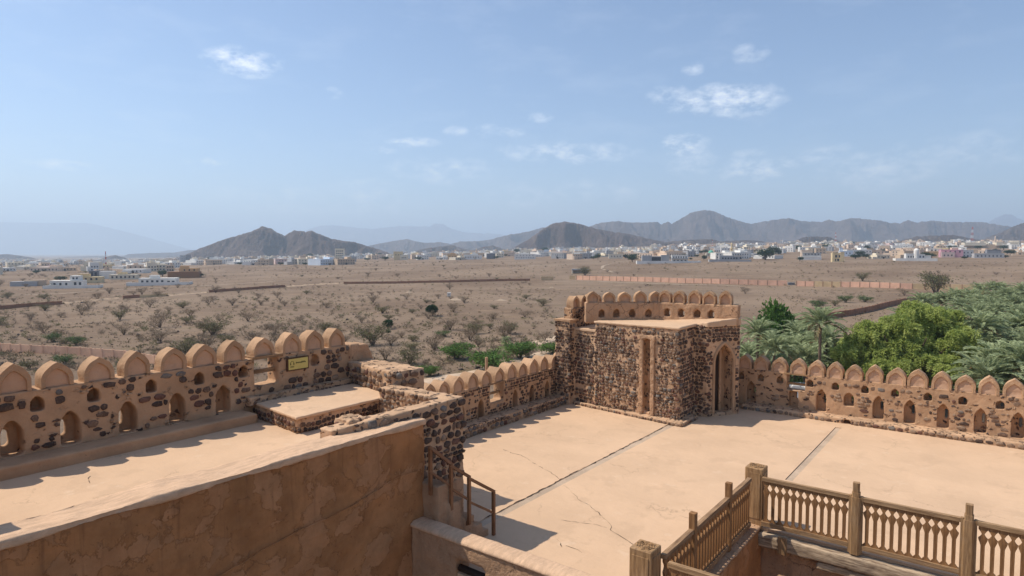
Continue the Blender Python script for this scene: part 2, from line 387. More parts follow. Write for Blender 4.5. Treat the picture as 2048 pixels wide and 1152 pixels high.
def stone_mat(name, c1, c2):
    a = Mat(name, .85, .25)
    v = a.noise(3.1, 2, .5)
    c = a.mix(a.step(v, .35, .65), c1+(1,), c2+(1,))
    c = a.mix(a.math('MULTIPLY', a.step(a.noise(26, 5, .7), .45, .75), .55), c, (c2[0]*1.6+.05, c2[1]*1.6+.035, c2[2]*1.6+.025, 1))
    c = a.mix(a.math('MULTIPLY', a.step(a.noise(11, 4, .7), .56, .72), .5), c, (PL[0]*.75, PL[1]*.75, PL[2]*.75, 1))
    n = a.bump(a.noise(16, 5, .75), .8, .02)
    return a.done(c, n)
S_DK = stone_mat('dark_basalt', (.058, .038, .029), (.098, .064, .047)); S_BR = stone_mat('brown_stone', (.115, .070, .048), (.20, .125, .082))
S_GR = stone_mat('grey_stone', (.12, .102, .088), (.20, .17, .14)); S_TN = stone_mat('tan_stone', (.20, .13, .085), (.32, .215, .14)); S_RD = stone_mat('reddish_stone', (.10, .048, .034), (.17, .085, .058))
MIXT = [(S_DK, 1.6), (S_BR, 4), (S_GR, 1.6), (S_TN, 4.0), (S_RD, 1.6)]; MIXD = [(S_DK, 7), (S_BR, 2.6), (S_GR, .4), (S_TN, .5), (S_RD, 2)]; MIXR = [(S_DK, 1.2), (S_BR, 2.5), (S_GR, 1), (S_TN, 4), (S_RD, .8)]
M_MRT = masonry('rubble_mortar', 9, .66, .09, (.55, .35, .21), flat=1.2, vary=.3, pale=.6, sk=1.6, rr0=.5, tan=.3)
M_MRL = masonry('smooth_mortar', 8, .88, .09, PL, flat=1.4, vary=.3, sk=1.4, rr0=.45, tan=.2)
M_STAIN = stained(); M_CAP = cap_mat()
M_WD = wood('weathered_brown_wood', (.36, .185, .075, 1), (.17, .08, .03, 1), 2, grey=.05)
M_WP = wood('carved_post_wood', (.43, .255, .12, 1), (.20, .11, .048, 1), 2, grey=.2)
M_WB = wood('silvered_beam_wood', (.58, .43, .28, 1), (.14, .085, .05, 1), 0, .8)
M_WR = wood('rail_wood', (.44, .275, .14, 1), (.20, .11, .052, 1), 0, grey=.10)
M_WRY = wood('side_rail_wood', (.38, .23, .12, 1), (.17, .095, .048, 1), 1, grey=.1)
M_MET = plain('brown_painted_rail', (.25, .115, .052), .5, .25)
M_DARK = plain('dark_door_wood', (.035, .022, .016), .7, .3)
M_CRK = plain('crack_shadow', (.06, .04, .028), 1, .3, 20)
M_GRV = plaster('gutter_mortar', (.50, .37, .26), .2, .4, .6)

# ================================================================== FORTRESS (coordinates X right-front, Y right-back, z up; lower terrace z=0, upper terrace z=2.37)
ZU = 2.37
def slab(name, rects, z, mat, x0=-15.5):
    """one floor sheet assembled from rectangles on a shared grid"""
    xs = sorted({r[0] for r in rects}|{r[1] for r in rects}); ys = sorted({r[2] for r in rects}|{r[3] for r in rects})
    bm = bmesh.new(); vd = {}
    def V(i, j):
        if (i, j) not in vd: vd[(i, j)] = bm.verts.new((xs[i], ys[j], z))
        return vd[(i, j)]
    for i in range(len(xs)-1):
        for j in range(len(ys)-1):
            cx, cy = (xs[i]+xs[i+1])/2, (ys[j]+ys[j+1])/2
            if any(a < cx < b and c < cy < d for a, b, c, d in rects): bm.faces.new((V(i, j), V(i+1, j), V(i+1, j+1), V(i, j+1)))
    g = bmesh.ops.extrude_face_region(bm, geom=bm.faces[:]); bmesh.ops.translate(bm, verts=[v for v in g['geom'] if isinstance(v, bmesh.types.BMVert)], vec=(0, 0, -.35))
    bmesh.ops.recalc_face_normals(bm, faces=bm.faces)
    me = bpy.data.meshes.new(name); bm.to_mesh(me); bm.free(); me.materials.append(mat)
    o = link(name, me, rz=-TH); tag(o, kind='structure'); return o
slab('lower_terrace_floor', [(-14.6, -9.57, 9.7, 26.9), (-9.33, -4.62, 9.2, 26.9), (-4.42, -4.25, 15.0, 26.9), (-4.62, -4.42, 9.2, 18.6), (-4.25, 14, 15.0, 26.9), (-4.62, -4.42, 25.4, 26.9),
                             (-9.57, -9.33, 9.7, 11.0), (-9.33, -8.9, 9.3, 9.8)], 0, M_FL)
b = MB(); b.box(-9.6, -9.3, 11.0, 22.6, -.30, -.016); b.box(-4.65, -4.38, 18.6, 25.5, -.3, -.025)
o = b.build('floor_gutter', [M_GRV]); o.rotation_euler = (0, 0, -TH); tag(o, kind='structure')
b = MB(); b.box(-15.1, -9.9, -6, 10.6, ZU-.4, ZU)
o = b.build('upper_terrace_floor', [M_FL]); o.rotation_euler = (0, 0, -TH); tag(o, kind='structure')
# cracks across the terrace
def crack(pts, wid, name='floor_crack', jit=.05, z=.004):
    P = []
    for (a, b_) in zip(pts[:-1], pts[1:]):
        L_ = math.hypot(b_[0]-a[0], b_[1]-a[1]); n = max(2, int(L_/.12))
        for i in range(n):
            t = i/n; P.append((a[0]+(b_[0]-a[0])*t, a[1]+(b_[1]-a[1])*t))
    P.append(pts[-1]); V = []; F = []; ox = oy = 0
    for i, p in enumerate(P):
        ox = ox*.75+random.gauss(0, jit*.5); oy = oy*.75+random.gauss(0, jit*.5)
        d = Vector((P[min(i+1, len(P)-1)][0]-P[max(i-1, 0)][0], P[min(i+1, len(P)-1)][1]-P[max(i-1, 0)][1])).normalized()
        ww = wid*max(.08, random.random()*1.3-.15)
        V += [(p[0]+ox-d.y*ww, p[1]+oy+d.x*ww, z), (p[0]+ox+d.y*ww, p[1]+oy-d.x*ww, z)]
        if i: F.append((2*i-2, 2*i-1, 2*i+1, 2*i))
    me = bpy.data.meshes.new(name); me.from_pydata(V, [], F); me.materials.append(M_CRK)
    o = link(name, me, rz=-TH); tag(o, kind='structure'); return o
crack([(-9.58, 11.0), (-9.56, 14), (-9.60, 18), (-9.56, 22.4)], .018, jit=.03)
crack([(-12.6, 16.1), (-11.4, 15.7), (-10.3, 15.2), (-9.6, 14.75)], .009)
crack([(-9.3, 14.5), (-8.0, 13.75), (-7.0, 12.95), (-6.9, 12.75), (-6.0, 12.4), (-5.2, 12.2)], .010)
crack([(-8.1, 12.55), (-7.5, 12.75), (-7.0, 12.85)], .009)
crack([(-7.65, 11.6), (-7.3, 11.35)], .012); crack([(-7.3, 11.5), (-6.9, 11.4)], .008)
crack([(-6.0, 14.5), (-5.2, 14.4), (-4.5, 14.5)], .008)
crack([(-12.7, 4.4), (-12.2, 4.3)], .008, z=ZU+.004); crack([(-11.0, 2.85), (-10.95, 3.2), (-11.05, 3.6), (-11.2, 3.85)], .012, z=ZU+.004)
# fortress body below the terraces
b = MB(); b.box(-15.0, -9.95, -6, 10.7, -15.9, ZU-.4); b.box(-15.0, -9.75, 10.7, 27.0, -15.9, -.36); b.box(-9.72, -4.4, 9.8, 27.0, -15.9, -.36); b.box(-4.4, 14, 15.2, 27.0, -15.9, -.36)
body = thing('fortress_keep', (-12, 10, -15.7), 'massive ochre fortress body carrying the roof terraces', 'fortress')
b.build('outer_wall', [M_PL2], body)

def ogee(w, h, zs=.30, n=7, k=1.0):
    """pointed keel arch, half width w, height h, from (-w,0) round to (w,0)"""
    p0, p1, p2, p3 = (w, zs*h), (w, h*(zs+(1-zs)*.46)), (w*.56, h*(zs+(1-zs)*.77)), (0, h)
    pts = []
    for i in range(n+1):
        t = i/n; q = [(1-t)**3*a+3*t*(1-t)**2*b_+3*t*t*(1-t)*c+t**3*d for a, b_, c, d in zip(p0, p1, p2, p3)]; pts.append(tuple(q))
    rt = [(w, 0)]+pts
    return rt+[(-x, z) for x, z in reversed(pts[:-1])]+[(-w, 0)]
def merlon_mesh(w, h, d, inset=.74, rec=.05, name='merlon', zs=.3):
    """front in the plane y=0 looking to -y, body going back to y=d; recessed keel panel on the front"""
    a = ogee(w, h, zs); n = len(a); i1 = [(x*inset, z*inset*1.02) for x, z in a]; i2 = [(x*.92, z*.96) for x, z in i1]
    vs = [(x, 0, z) for x, z in a]+[(x, 0, z) for x, z in i1]+[(x, rec, z) for x, z in i2]+[(x, d, z) for x, z in a]
    fs = [(i, i+1, n+i+1, n+i) for i in range(n-1)]+[(n+i, n+i+1, 2*n+i+1, 2*n+i) for i in range(n-1)]
    fs += [tuple(range(2*n, 3*n)), tuple(reversed(range(3*n, 4*n)))]+[(i+1, i, 3*n+i, 3*n+i+1) for i in range(n-1)]
    m = MB(); m.add(vs, fs); m.m[2*(n-1)] = 1
    me = m.mesh(name, [M_MER, M_PNL]); bm = bmesh.new(); bm.from_mesh(me)
    bmesh.ops.triangulate(bm, faces=[f for f in bm.faces if len(f.verts) > 4])
    bmesh.ops.subdivide_edges(bm, edges=[e for e in bm.edges if e.calc_length() > .12], cuts=3, use_grid_fill=True)
    sd = random.random()*50
    for v in bm.verts:
        q = v.co*7+Vector((sd, 0, 0)); nz = Vector((mn.noise(q), mn.noise(q+Vector((9, 0, 0))), mn.noise(q+Vector((0, 9, 0)))))
        v.co += nz*(.012 if v.co.y < .02 else .022)
    bm.normal_update(); bm.to_mesh(me); bm.free()
    for p in me.polygons: p.use_smooth = True
    try: me.set_sharp_from_angle(angle=R(28))
    except Exception: pass
    return me
def merlons(parent, meshes, spots, rz):
    ox, oy, oz = parent['org']
    for i, (x, y, z) in enumerate(spots):
        o = link('merlon', meshes[i % len(meshes)], parent, (x-ox, y-oy, z-oz), rz+random.uniform(-.03, .03))
        s = random.uniform(.94, 1.05); o.scale = (s, random.uniform(.95, 1.08), random.uniform(.92, 1.06)); o.rotation_euler.x = random.uniform(-.025, .025); o.rotation_euler.y = random.uniform(-.02, .02)
def arch_cut(mb, o, u, w, h, d0, d1, zs=.55):
    """pointed opening w half width; o=(x,y,z) on the wall face; d0..d1 along the normal"""
    mb.prism(ogee(w, h, zs, 5), o, u, d0, d1)

# ---- left parapet on the upper terrace: inner face X=-14.15, runs along Y
pl = thing('parapet_wall', (-14.15, 7, ZU), 'long crenellated parapet of ochre plaster and dark stones on the upper terrace at left, with arched niches and yellow sign', 'parapet')
U_ = (0, 1)      # profile axis +Y, normal = (-1,0): d grows outwards
b = MB(); prof = [(-3.0, 0), (8.45, 0), (8.45, 1.40), (-3.0, 1.40)]
b.prism(prof, (-14.15, 0, ZU), U_, 0, .50)
cut = MB()
for i, y in enumerate([-.2, .77, 1.74, 2.7, 3.68, 4.6, 5.63, 6.62, 7.65]):
    arch_cut(cut, (-14.15, y, ZU+.24), U_, .17, .66, -.05, .36); cut.box(-14.8, -14.4, y-.11, y+.03, ZU+.38, ZU+.68)
for y in [.2, 1.17, 2.15, 3.12, 4.08, 5.02, 6.09, 7.12, 8.16]:
    arch_cut(cut, (-14.15, y, ZU+.99), U_, .11, .28, -.05, .34); cut.box(-14.8, -14.4, y-.08, y+.02, ZU+1.03, ZU+1.15)
o = solid('wall', b, M_MRL, pl, cut, .033, ((.35, .03), (.09, .012)))
AV = [(y+3.0, .20, ZU+.2, ZU+.96) for y in [-.2, .77, 1.74, 2.7, 3.68, 4.6, 5.63, 6.62, 7.65]]+[(y+3.0, .14, ZU+.95, ZU+1.32) for y in [.2, 1.17, 2.15, 3.12, 4.08, 5.02, 6.09, 7.12, 8.16]]
rubble(o, [((-14.14, -3.0), (-14.14, 8.45), ZU+.25, ZU+1.40)], MIXD, .138, .66, .024, AV, 2.3, 11)
b = MB(); b.box(-14.15, -14.65, 9.08, 11.6, ZU, ZU+1.42); b.box(-14.15, -14.65, 8.42, 9.12, ZU, ZU+.72)
cut = MB(); arch_cut(cut, (-14.15, 10.16, ZU+.99), U_, .12, .30, -.05, .22)
o = solid('wall', b, M_MRL, pl, cut, .035, ((.35, .03), (.09, .012)))
rubble(o, [((-14.14, 8.45), (-14.14, 11.6), ZU+.05, ZU+1.40)], MIXD, .15, .62, .025, [(.32, .4, ZU+.7, ZU+1.5), (1.14, .36, ZU+.92, ZU+1.34), (1.71, .16, ZU+.95, ZU+1.34)], 1.7, 12)
b = MB(); b.box(-14.66, -14.12, 8.38, 9.2, ZU+1.37, ZU+1.44); b.build('wooden_lintel', [M_WRY], pl)
b = MB(); b.box(-14.38, -14.30, 8.42, 9.12, ZU+1.0, ZU+1.09); b.build('wooden_crossbar', [M_WRY], pl)
b = MB(); b.box(-14.2, -13.6, -3, 8.15, ZU-.05, ZU+.23)
solid('bench', b, M_PL, pl, None, .05, ((.4, .03), (.09, .012)))
b = MB(); b.box(-14.2, -13.95, 8.2, 11.35, ZU+.3, ZU+.52)
o = solid('stone_kerb', b, M_MRT, pl, None, .04, ((.3, .04), (.1, .02)))
rubble(o, [((-13.94, 8.2), (-13.94, 11.35), ZU+.33, ZU+.53)], MIXT, .13, 1.0, .04, (), 1.8, 13)
ms = [merlon_mesh(.27, .50, .34) for _ in range(5)]
merlons(pl, ms, [(-14.15, y, ZU+1.40) for y in (-.5, .2, .9, 1.6, 2.3, 3.02, 3.74, 4.42, 5.13, 5.83, 6.57, 7.25, 7.95, 8.72, 9.48, 10.15, 10.86)], R(90))
# broken sloping end of the parapet
b = MB(); b.prism([(11.25, 0), (12.15, 0), (12.05, 1.0), (11.85, 1.38), (11.25, 1.42)], (-14.1, 0, ZU), U_, 0, .5)
solid('broken_end', b, M_PL2, pl, None, .04, ((.3, .08), (.1, .02)))
# sign
sg = thing('information_sign', (-14.1, 9.59, ZU+1.0), 'small yellow audio guide sign with headphone symbol on the left parapet', 'sign')
M_YEL = plain('yellow_sign_face', (.64, .50, .15), .45, .05); M_BRN = plain('brown_sign_frame', (.10, .05, .025), .6, .2); M_INK = plain('sign_ink', (.10, .09, .03), .8, .1)
b = MB(); b.box(-14.12, -14.07, 9.28, 9.90, ZU+.97, ZU+1.30); b.build('frame', [M_BRN], sg)
b = MB(); b.box(-14.075, -14.062, 9.31, 9.87, ZU+1.0, ZU+1.27); plate = b.build('plate', [M_YEL], sg)
b = MB(); cy, cz = 9.41, ZU+1.165
arc = [(-14.060, cy+.045*math.cos(t), cz+.05*math.sin(t)) for t in np.linspace(-.5, math.pi+.5, 12)]
b.tube(arc, .006, .006, 4); b.box(-14.062, -14.056, cy-.058, cy-.034, cz-.045, cz-.005); b.box(-14.062, -14.056, cy+.034, cy+.058, cz-.045, cz-.005)
b.build('headphone_symbol', [M_INK], sg)
b = MB()
for k in range(9): b.box(-14.061, -14.057, 9.52+k*.032, 9.52+k*.032+.024, cz-.02+random.uniform(-.006, .006), cz+.012+random.uniform(-.006, .01))
for r_ in range(2):
    for k in range(6): b.box(-14.061, -14.057, 9.355+k*.019, 9.355+k*.019+.013, cz-.085-r_*.022, cz-.073-r_*.022)
b.build('lettering', [M_INK], sg)

# ---- platform on the upper terrace
pf = thing('stone_platform', (-13, 9.5, ZU), 'low square platform with smooth top and stone sides below the sign', 'platform')
b = MB(); b.extr([(-12.05, 8.15), (-12.05, 11.0), (-14.3, 11.4), (-14.3, 8.42)], ZU, ZU+.33)
o = solid('base', b, M_MRT, pf, None, .04, ((.3, .03), (.09, .015)))
rubble(o, [((-12.05, 8.15), (-12.05, 11.0), ZU+.02, ZU+.31), ((-14.3, 8.42), (-12.05, 8.15), ZU+.02, ZU+.31)], MIXD, .13, .95, .035, (), 1.5, 14)
b = MB(); b.extr([(-12.0, 8.10), (-12.0, 11.0), (-14.3, 11.4), (-14.3, 8.37)], ZU+.32, ZU+.385)
solid('top', b, M_FL, pf, None, .025, ((.4, .02), (.09, .006)))

# ---- stepped stone wall between upper and lower terrace
sw = thing('stepped_stone_wall', (-12, 11, 0), 'ruined stepped wall of dark rubble stones between the upper terrace and the stairs', 'wall')
b = MB()
b.extr([(-14.25, 11.2), (-13.85, 11.2), (-12.37, 10.91), (-12.0, 10.85), (-11.84, 11.8), (-14.25, 11.98)], -.2, 3.32)
o = solid('high_block', b, M_MRT, sw, None, .04, ((.3, .07), (.1, .03)))
rubble(o, [((-14.2, 11.2), (-13.85, 11.2), 2.4, 3.3), ((-13.85, 11.2), (-12.37, 10.91), 2.4, 3.28), ((-12.37, 10.91), (-12.0, 10.85), 2.4, 3.28), ((-12.0, 10.85), (-11.84, 11.8), 2.9, 3.3)], MIXT, .15, 1.0, .045, (), 1.7, 15)
b = MB(); b.extr([(-12.05, 10.45), (-10.0, 10.45), (-9.72, 9.3), (-9.72, 10.92), (-12.0, 10.92)], -.2, 3.02)
b.v, b.f, b.m = [], [], []
b.box(-12.05, -9.72, 10.47, 10.95, -.2, 3.02)
o = solid('cross_wall', b, M_MRT, sw, None, .04, ((.3, .07), (.1, .03)))
rubble(o, [((-12.05, 10.47), (-10.0, 10.47), 2.4, 3.0)], MIXR, .16, 1.0, .045, (), 1.6, 16)
b = MB(); b.extr([(-10.1, 7.6), (-9.78, 9.0), (-9.72, 9.9), (-9.70, 10.6), (-10.05, 10.6), (-10.25, 9.4), (-10.5, 7.6)], -.2, [2.9, 3.0, 3.02, 3.02, 3.02, 2.96, 2.88])
o = solid('long_wall', b, M_MRT, sw, None, .04, ((.3, .06), (.1, .03)))
rubble(o, [((-9.78, 9.0), (-9.72, 9.9), 1.25, (3.0, 3.02)), ((-9.72, 9.9), (-9.70, 10.95), 1.15, 3.0), ((-10.1, 7.6), (-9.78, 9.0), 2.5, (2.88, 2.98))], MIXD, .15, 1.05, .04, (), 1.9, 17)
b = MB(); b.extr([(-10.62, 8.05), (-10.15, 8.05), (-10.15, 8.5), (-10.62, 8.5)], ZU, 2.98)
o = solid('stone_stub', b, M_MRT, sw, None, .035, ((.2, .1), (.1, .03)))
rubble(o, [((-10.15, 8.05), (-10.15, 8.5), ZU+.1, 2.9), ((-10.62, 8.05), (-10.15, 8.05), ZU+.1, 2.9)], MIXT, .14, 1.0, .04, (), 1.5, 18)
b = MB(); b.box(-10.0, -9.69, 9.7, 10.93, -.1, 1.15)
solid('plastered_foot', b, M_PL2, sw, None, .05)

# ---- big plaster wall in the foreground: face X=-9.55, top z 2.8
fw = thing('peeling_plaster_wall', (-9.55, 4, 0), 'big shaded foreground wall of peeling brown plaster with a worn pale rounded top', 'wall')
b = MB(); b.prism([(-7, -3.5), (9.56, -3.5), (9.56, 2.76), (-7, 2.76)], (-9.58, 0, 0), U_, 0, .62)
solid('wall_face', b, M_STAIN, fw, None, .055, ((.9, .10), (.2, .03)))
b = MB(); b.prism([(-7, 2.70), (9.57, 2.70), (9.57, 2.80), (-7, 2.80)], (-9.545, 0, 0), U_, 0, .66)
solid('worn_cap', b, M_CAP, fw, None, .05, ((1.1, .10), (.25, .04), (.09, .02)))
b = MB(); P = [(-9.53, y, 1.15+.10*math.sin(y*.9)+.05*math.sin(y*2.3)+.055*y) for y in np.arange(1.5, 9.4, .15)]
b.tube([(x, y, z+random.uniform(-.012, .012)) for x, y, z in P], .014, .010, 5)
b.build('plaster_ridge', [M_STAIN], fw, smooth=True)
# block of the keep beside the viewer that shades the left end of the wall top
kp = thing('keep_corner', (-11, -2, ZU), 'plastered corner turret of the keep left of the viewer, outside the photo', 'tower')
b = MB(); b.box(-12.1, -10.9, -3.5, 2.02, ZU-.1, 4.6); solid('turret', b, M_PL2, kp, None, .06)

# ---- low wall in front of the stairs
lw = thing('low_cracked_wall', (-7.5, 9.3, 0), 'low plaster wall with rounded cracked top running from the foreground wall past the stairs', 'wall')
b = MB(); b.box(-9.6, -1.0, 9.14, 9.55, -3.5, .68)
cut = MB(); cut.box(-8.35, -7.62, 8.9, 9.8, -1.3, .32)
solid('wall_body', b, M_PL2, lw, cut, .05, ((.5, .06), (.12, .02)))
b = MB(); b.prism([(-.24, 0), (.24, 0), (.23, .07), (.13, .12), (-.13, .12), (-.23, .07)], (-9.6, 9.34, .62), (0, 1), -8.6, 0)
solid('rounded_cap', b, M_CAP, lw, None, .04, ((.5, .03), (.1, .012)))
b = MB(); b.tube([(-8.3, 9.22, .12), (-7.6, 9.3, .06)], .07, .07, 10); b.build('wooden_log', [M_DARK], lw, smooth=True)

# ---- stairs and railing
st = thing('stairway', (-9.2, 10, 0), 'short worn plaster stairway descending from the upper terrace to the lower terrace', 'stairs')
b = MB()
for y0, y1, xr, z in ((9.50, 9.84, -9.16, 1.46), (9.80, 10.24, -9.10, 1.0), (10.2, 10.52, -9.04, .58), (10.48, 10.74, -8.98, .32), (10.7, 10.9, -8.95, .14)): b.box(-9.75, xr, y0, y1, -.1, z)
solid('steps', b, M_PL2, st, None, .04, ((.25, .05), (.1, .02)))
rl = thing('stair_railing', (-8.85, 10, 0), 'brown metal handrail with four posts beside the stairway', 'railing')
PX_ = [(-9.33, 860.5, 893, 990), (-9.12, 902, 930, 1020), (-8.98, 938, 955, 1049), (-8.85, 987, 984, 1071)]
def sq(mb, a, c_, r): mb.tube([a, c_], r, r, 4)
def on_plane(px, py, X):
    d = pixdir(px, py); l = FROT.inverted() @ d; t = X/l.x; return l.y*t, CAMH+l.z*t
RP = []
for X, px, yt, yb in PX_:
    y, z1 = on_plane(px, yt, X); _, z0 = on_plane(px, yb, X); RP.append((X, y, z1, z0))
    b = MB(); b.box(X-.032, X+.032, y-.033, y+.033, z0, z1); b.build('post', [M_MET], rl)
for nm, k, r_ in (('top_rail', 0.0, .042), ('middle_rail', .5, .034)):
    for (X0, y0, a0, c0), (X1, y1, a1, c1) in zip(RP[:-1], RP[1:]):
        b = MB(); sq(b, (X0, y0-.03, a0-(a0-c0)*k), (X1, y1+.03, a1-(a1-c1)*k), r_); b.build(nm, [M_MET], rl)
for X, y, z1, z0 in RP[1:3]:
    b = MB(); b.box(X-.10, X-.02, y-.045, y+.045, z0-.02, z0+.07); b.build('wall_bracket', [M_MET], rl)

# ---- middle parapet, inner face X=-14.8, Y 15..23
mp = thing('parapet_wall', (-14.8, 19, 0), 'crenellated parapet of small coursed stones with a rubble bench, between the stepped wall and the tower', 'parapet')
b = MB(); b.box(-15.3, -14.8, 11.9, 18.15, -.2, 1.5); b.box(-15.3, -14.8, 18.15, 18.95, -.2, .76); b.box(-15.3, -14.8, 18.95, 23.4, -.2, 1.48)
cut = MB()
for y in (12.9, 14.2, 15.4, 16.55, 17.62, 19.68, 20.78, 21.88, 23.0): arch_cut(cut, (-14.8, y, .25), U_, .17, .78, -.1, .30)
for y in (12.9, 14.2, 17.62, 20.78): cut.box(-15.6, -15.0, y-.1, y, .4, .7)
o = solid('wall', b, M_MRL, mp, cut, .035, ((.35, .03), (.09, .015)))
rubble(o, [((-14.8, 11.9), (-14.8, 23.35), .38, 1.47)], MIXD, .105, .82, .025, [(y-11.9, .20, .2, 1.08) for y in (12.9, 14.2, 15.4, 16.55, 17.62, 19.68, 20.78, 21.88, 23.0)]+[(6.65, .42, .72, 1.6)], 1.9, 21)
b = MB(); b.box(-15.3, -14.78, 18.05, 19.05, 1.44, 1.50); b.build('wooden_lintel', [M_WRY], mp)
b = MB(); b.box(-15.08, -15.0, 18.15, 18.95, 1.02, 1.10); b.build('wooden_crossbar', [M_WRY], mp)
b = MB(); b.box(-14.85, -14.3, 11.95, 22.95, -.1, .36)
o = solid('rubble_bench', b, M_MRT, mp, None, .045, ((.3, .04), (.1, .02)))
rubble(o, [((-14.29, 11.95), (-14.29, 22.9), .0, .36)], MIXT, .14, 1.0, .045, (), 1.8, 22)
ms2 = [merlon_mesh(.285, .54, .50, .74) for _ in range(3)]
merlons(mp, ms2, [(-14.79, 12.78+.745*i, 1.49) for i in range(4)]+[(-14.79, y, 1.49) for y in (15.7, 16.43, 17.19, 17.94, 18.7, 19.47, 20.18, 20.92, 21.66, 22.44, 23.15)], R(90))
b = MB(); b.tube([(-15.6, 18.9, 1.3), (-15.6, 18.9, 2.3)], .06, .055, 8); b.build('plaster_spout', [M_PL], mp)

# ---- right parapet, inner face Y=26.6
rp = thing('parapet_wall', (-3, 26.6, 0), 'long crenellated parapet with arched niches along the far right edge of the lower terrace', 'parapet')
V_ = (1, 0)      # profile +X, normal +Y
b = MB(); b.box(-8.6, -6.62, 26.6, 27.05, -.2, 1.57); b.box(-6.62, -5.95, 26.6, 27.05, -.2, .90); b.box(-5.95, 9.5, 26.6, 27.05, -.2, 1.57)
cut = MB()
bigx = [-8.0, -6.35, -5.36, -4.41, -3.44, -2.46, -1.47, -.42, .57, 1.6, 2.6, 3.6, 4.6, 5.6]
for i, x in enumerate(bigx):
    if i == 1: cut.box(x-.18, x+.17, 26.5, 26.85, .2, .86)
    elif i == 3: arch_cut(cut, (x, 26.6, .56), V_, .17, .50, -.1, .28)
    else: arch_cut(cut, (x, 26.6, .22), V_, .175, .86, -.1, .28)
    cut.box(x+.03, x+.12, 26.8, 27.3, .52 if i != 3 else .62, .86 if i != 3 else .9)
for x in [-8.41, -7.63, -6.89, -5.77, -4.88, -3.89, -2.93, -1.93, -.93, .09, 1.1, 2.1, 3.1, 4.1, 5.1]:
    arch_cut(cut, (x, 26.6, 1.11), V_, .12, .28, -.1, .30); cut.box(x, x+.10, 26.8, 27.3, 1.13, 1.30)
o = solid('wall', b, M_MRL, rp, cut, .03, ((.35, .03), (.09, .012)))
rubble(o, [((-8.6, 26.6), (9.5, 26.6), .22, 1.53)], MIXR, .125, .62, .022, [(x+8.6, .21, .2, 1.12) for x in bigx]+[(x+8.6, .15, 1.08, 1.42) for x in [-8.41, -7.63, -6.89, -5.77, -4.88, -3.89, -2.93, -1.93, -.93, .09, 1.1, 2.1, 3.1, 4.1, 5.1]]+[(2.3, .36, .88, 1.6), (.7, .55, .2, 1.6)], 2.3, 23)
b = MB(); b.box(-6.72, -5.88, 26.58, 27.06, 1.51, 1.57); b.build('wooden_lintel', [M_WR], rp)
b = MB(); b.box(-6.62, -5.95, 26.72, 26.80, 1.10, 1.19); b.build('wooden_crossbar', [M_WR], rp)
b = MB(); b.box(-8.2, 9.5, 26.07, 26.65, -.1, .2)
cut = MB(); cut.box(-4.5, -4.25, 25.9, 26.5, -.05, .14)
o = solid('rubble_bench', b, M_MRT, rp, cut, .045, ((.3, .04), (.1, .02)))
rubble(o, [((-8.2, 26.07), (9.5, 26.07), .0, .19)], MIXT, .13, .95, .035, [(3.8, .2, -.1, .2)], 2.0, 24)
ms3 = [merlon_mesh(.295, .585, .38, .74, zs=.34) for _ in range(4)]
merlons(rp, ms3, [(x, 26.58, 1.56) for x in [-8.27, -7.62, -6.93, -6.22, -5.57, -4.91, -4.27, -3.6, -2.92, -2.26, -1.55, -.88, -.23, .44]+[1.12+.68*i for i in range(12)]], 0)

# ---- tower
tw = thing('square_tower', (-11.5, 24.5, 0), 'square rubble stone tower with flat roof, crenellations and arched doorway in the far terrace corner', 'tower')
b = MB()
b.extr([(-9.35, 22.42), (-9.35, 23.92), (-8.85, 23.92), (-8.05, 25.2), (-8.05, 27.1), (-13.0, 27.1), (-13.0, 22.62)], -.2, [3.5, 3.52, 3.62, 3.74, 3.7, 3.5, 3.48])
b.v, b.f, b.m = [], [], []
b.extr([(-9.35, 22.42), (-9.35, 27.1), (-13.0, 27.1), (-13.0, 22.62)], -.2, [3.5, 3.5, 3.48, 3.48])
b.extr([(-9.45, 23.92), (-8.85, 23.92), (-8.05, 25.2), (-8.62, 27.0), (-9.45, 27.0)], -.2, [3.52, 3.60, 3.72, 3.7, 3.5])
b.extr([(-12.95, 22.66), (-12.95, 27.0), (-14.2, 27.0), (-14.2, 22.85)], -.2, 3.12)
b.extr([(-14.1, 22.45), (-14.1, 23.1), (-14.8, 23.1), (-14.8, 22.45)], -.2, 3.48)
cut = MB()
cut.box(-10.80, -10.47, 22.2, 22.8, .24, 3.03)
du = Vector((.8, 1.28)).normalized(); mid = (-8.85+.8*.52, 23.92+1.28*.52)
cut.prism(ogee(.43, 2.66, .72, 7), (mid[0], mid[1], .12), (du.x, du.y), -.3, .55)
o = solid('tower_wall', b, M_MRT, tw, cut, .045, ((.35, .05), (.11, .03)))
rubble(o, [((-13.0, 22.62), (-9.35, 22.42), .1, 3.44)], MIXT, .118, .90, .045, [(2.37, .36, .0, 3.2)], 1.7, 31)
rubble(o, [((-9.35, 22.42), (-9.35, 23.92), .1, 3.46), ((-9.45, 23.92), (-8.85, 23.92), .1, 3.52), ((-14.2, 22.85), (-13.0, 22.66), .1, 3.05), ((-14.8, 22.45), (-14.1, 22.45), .3, 3.44), ((-14.1, 22.45), (-14.1, 22.85), .3, 3.44)], MIXD, .14, .98, .04, (), 1.7, 32)
rubble(o, [((-8.85, 23.92), (-8.05, 25.2), .1, (3.55, 3.66))], MIXD, .14, 1.0, .04, [(.785, .50, .0, 2.85)], 1.7, 33)
b = MB()
b.extr([(-9.31, 22.37), (-9.31, 24.0), (-8.82, 23.86), (-8.05, 25.1), (-8.05, 25.4), (-13.04, 25.4), (-13.04, 22.58)], 3.46, [3.56, 3.57, 3.66, 3.78, 3.78, 3.54, 3.54])
solid('roof', b, M_FL, tw, None, .035, ((.4, .03), (.09, .012)))
b = MB(); b.extr([(-13.0, 22.62), (-13.0, 24.5), (-14.1, 24.5), (-14.1, 22.80)], 3.1, 3.17); b.build('roof_step', [M_FL], tw)
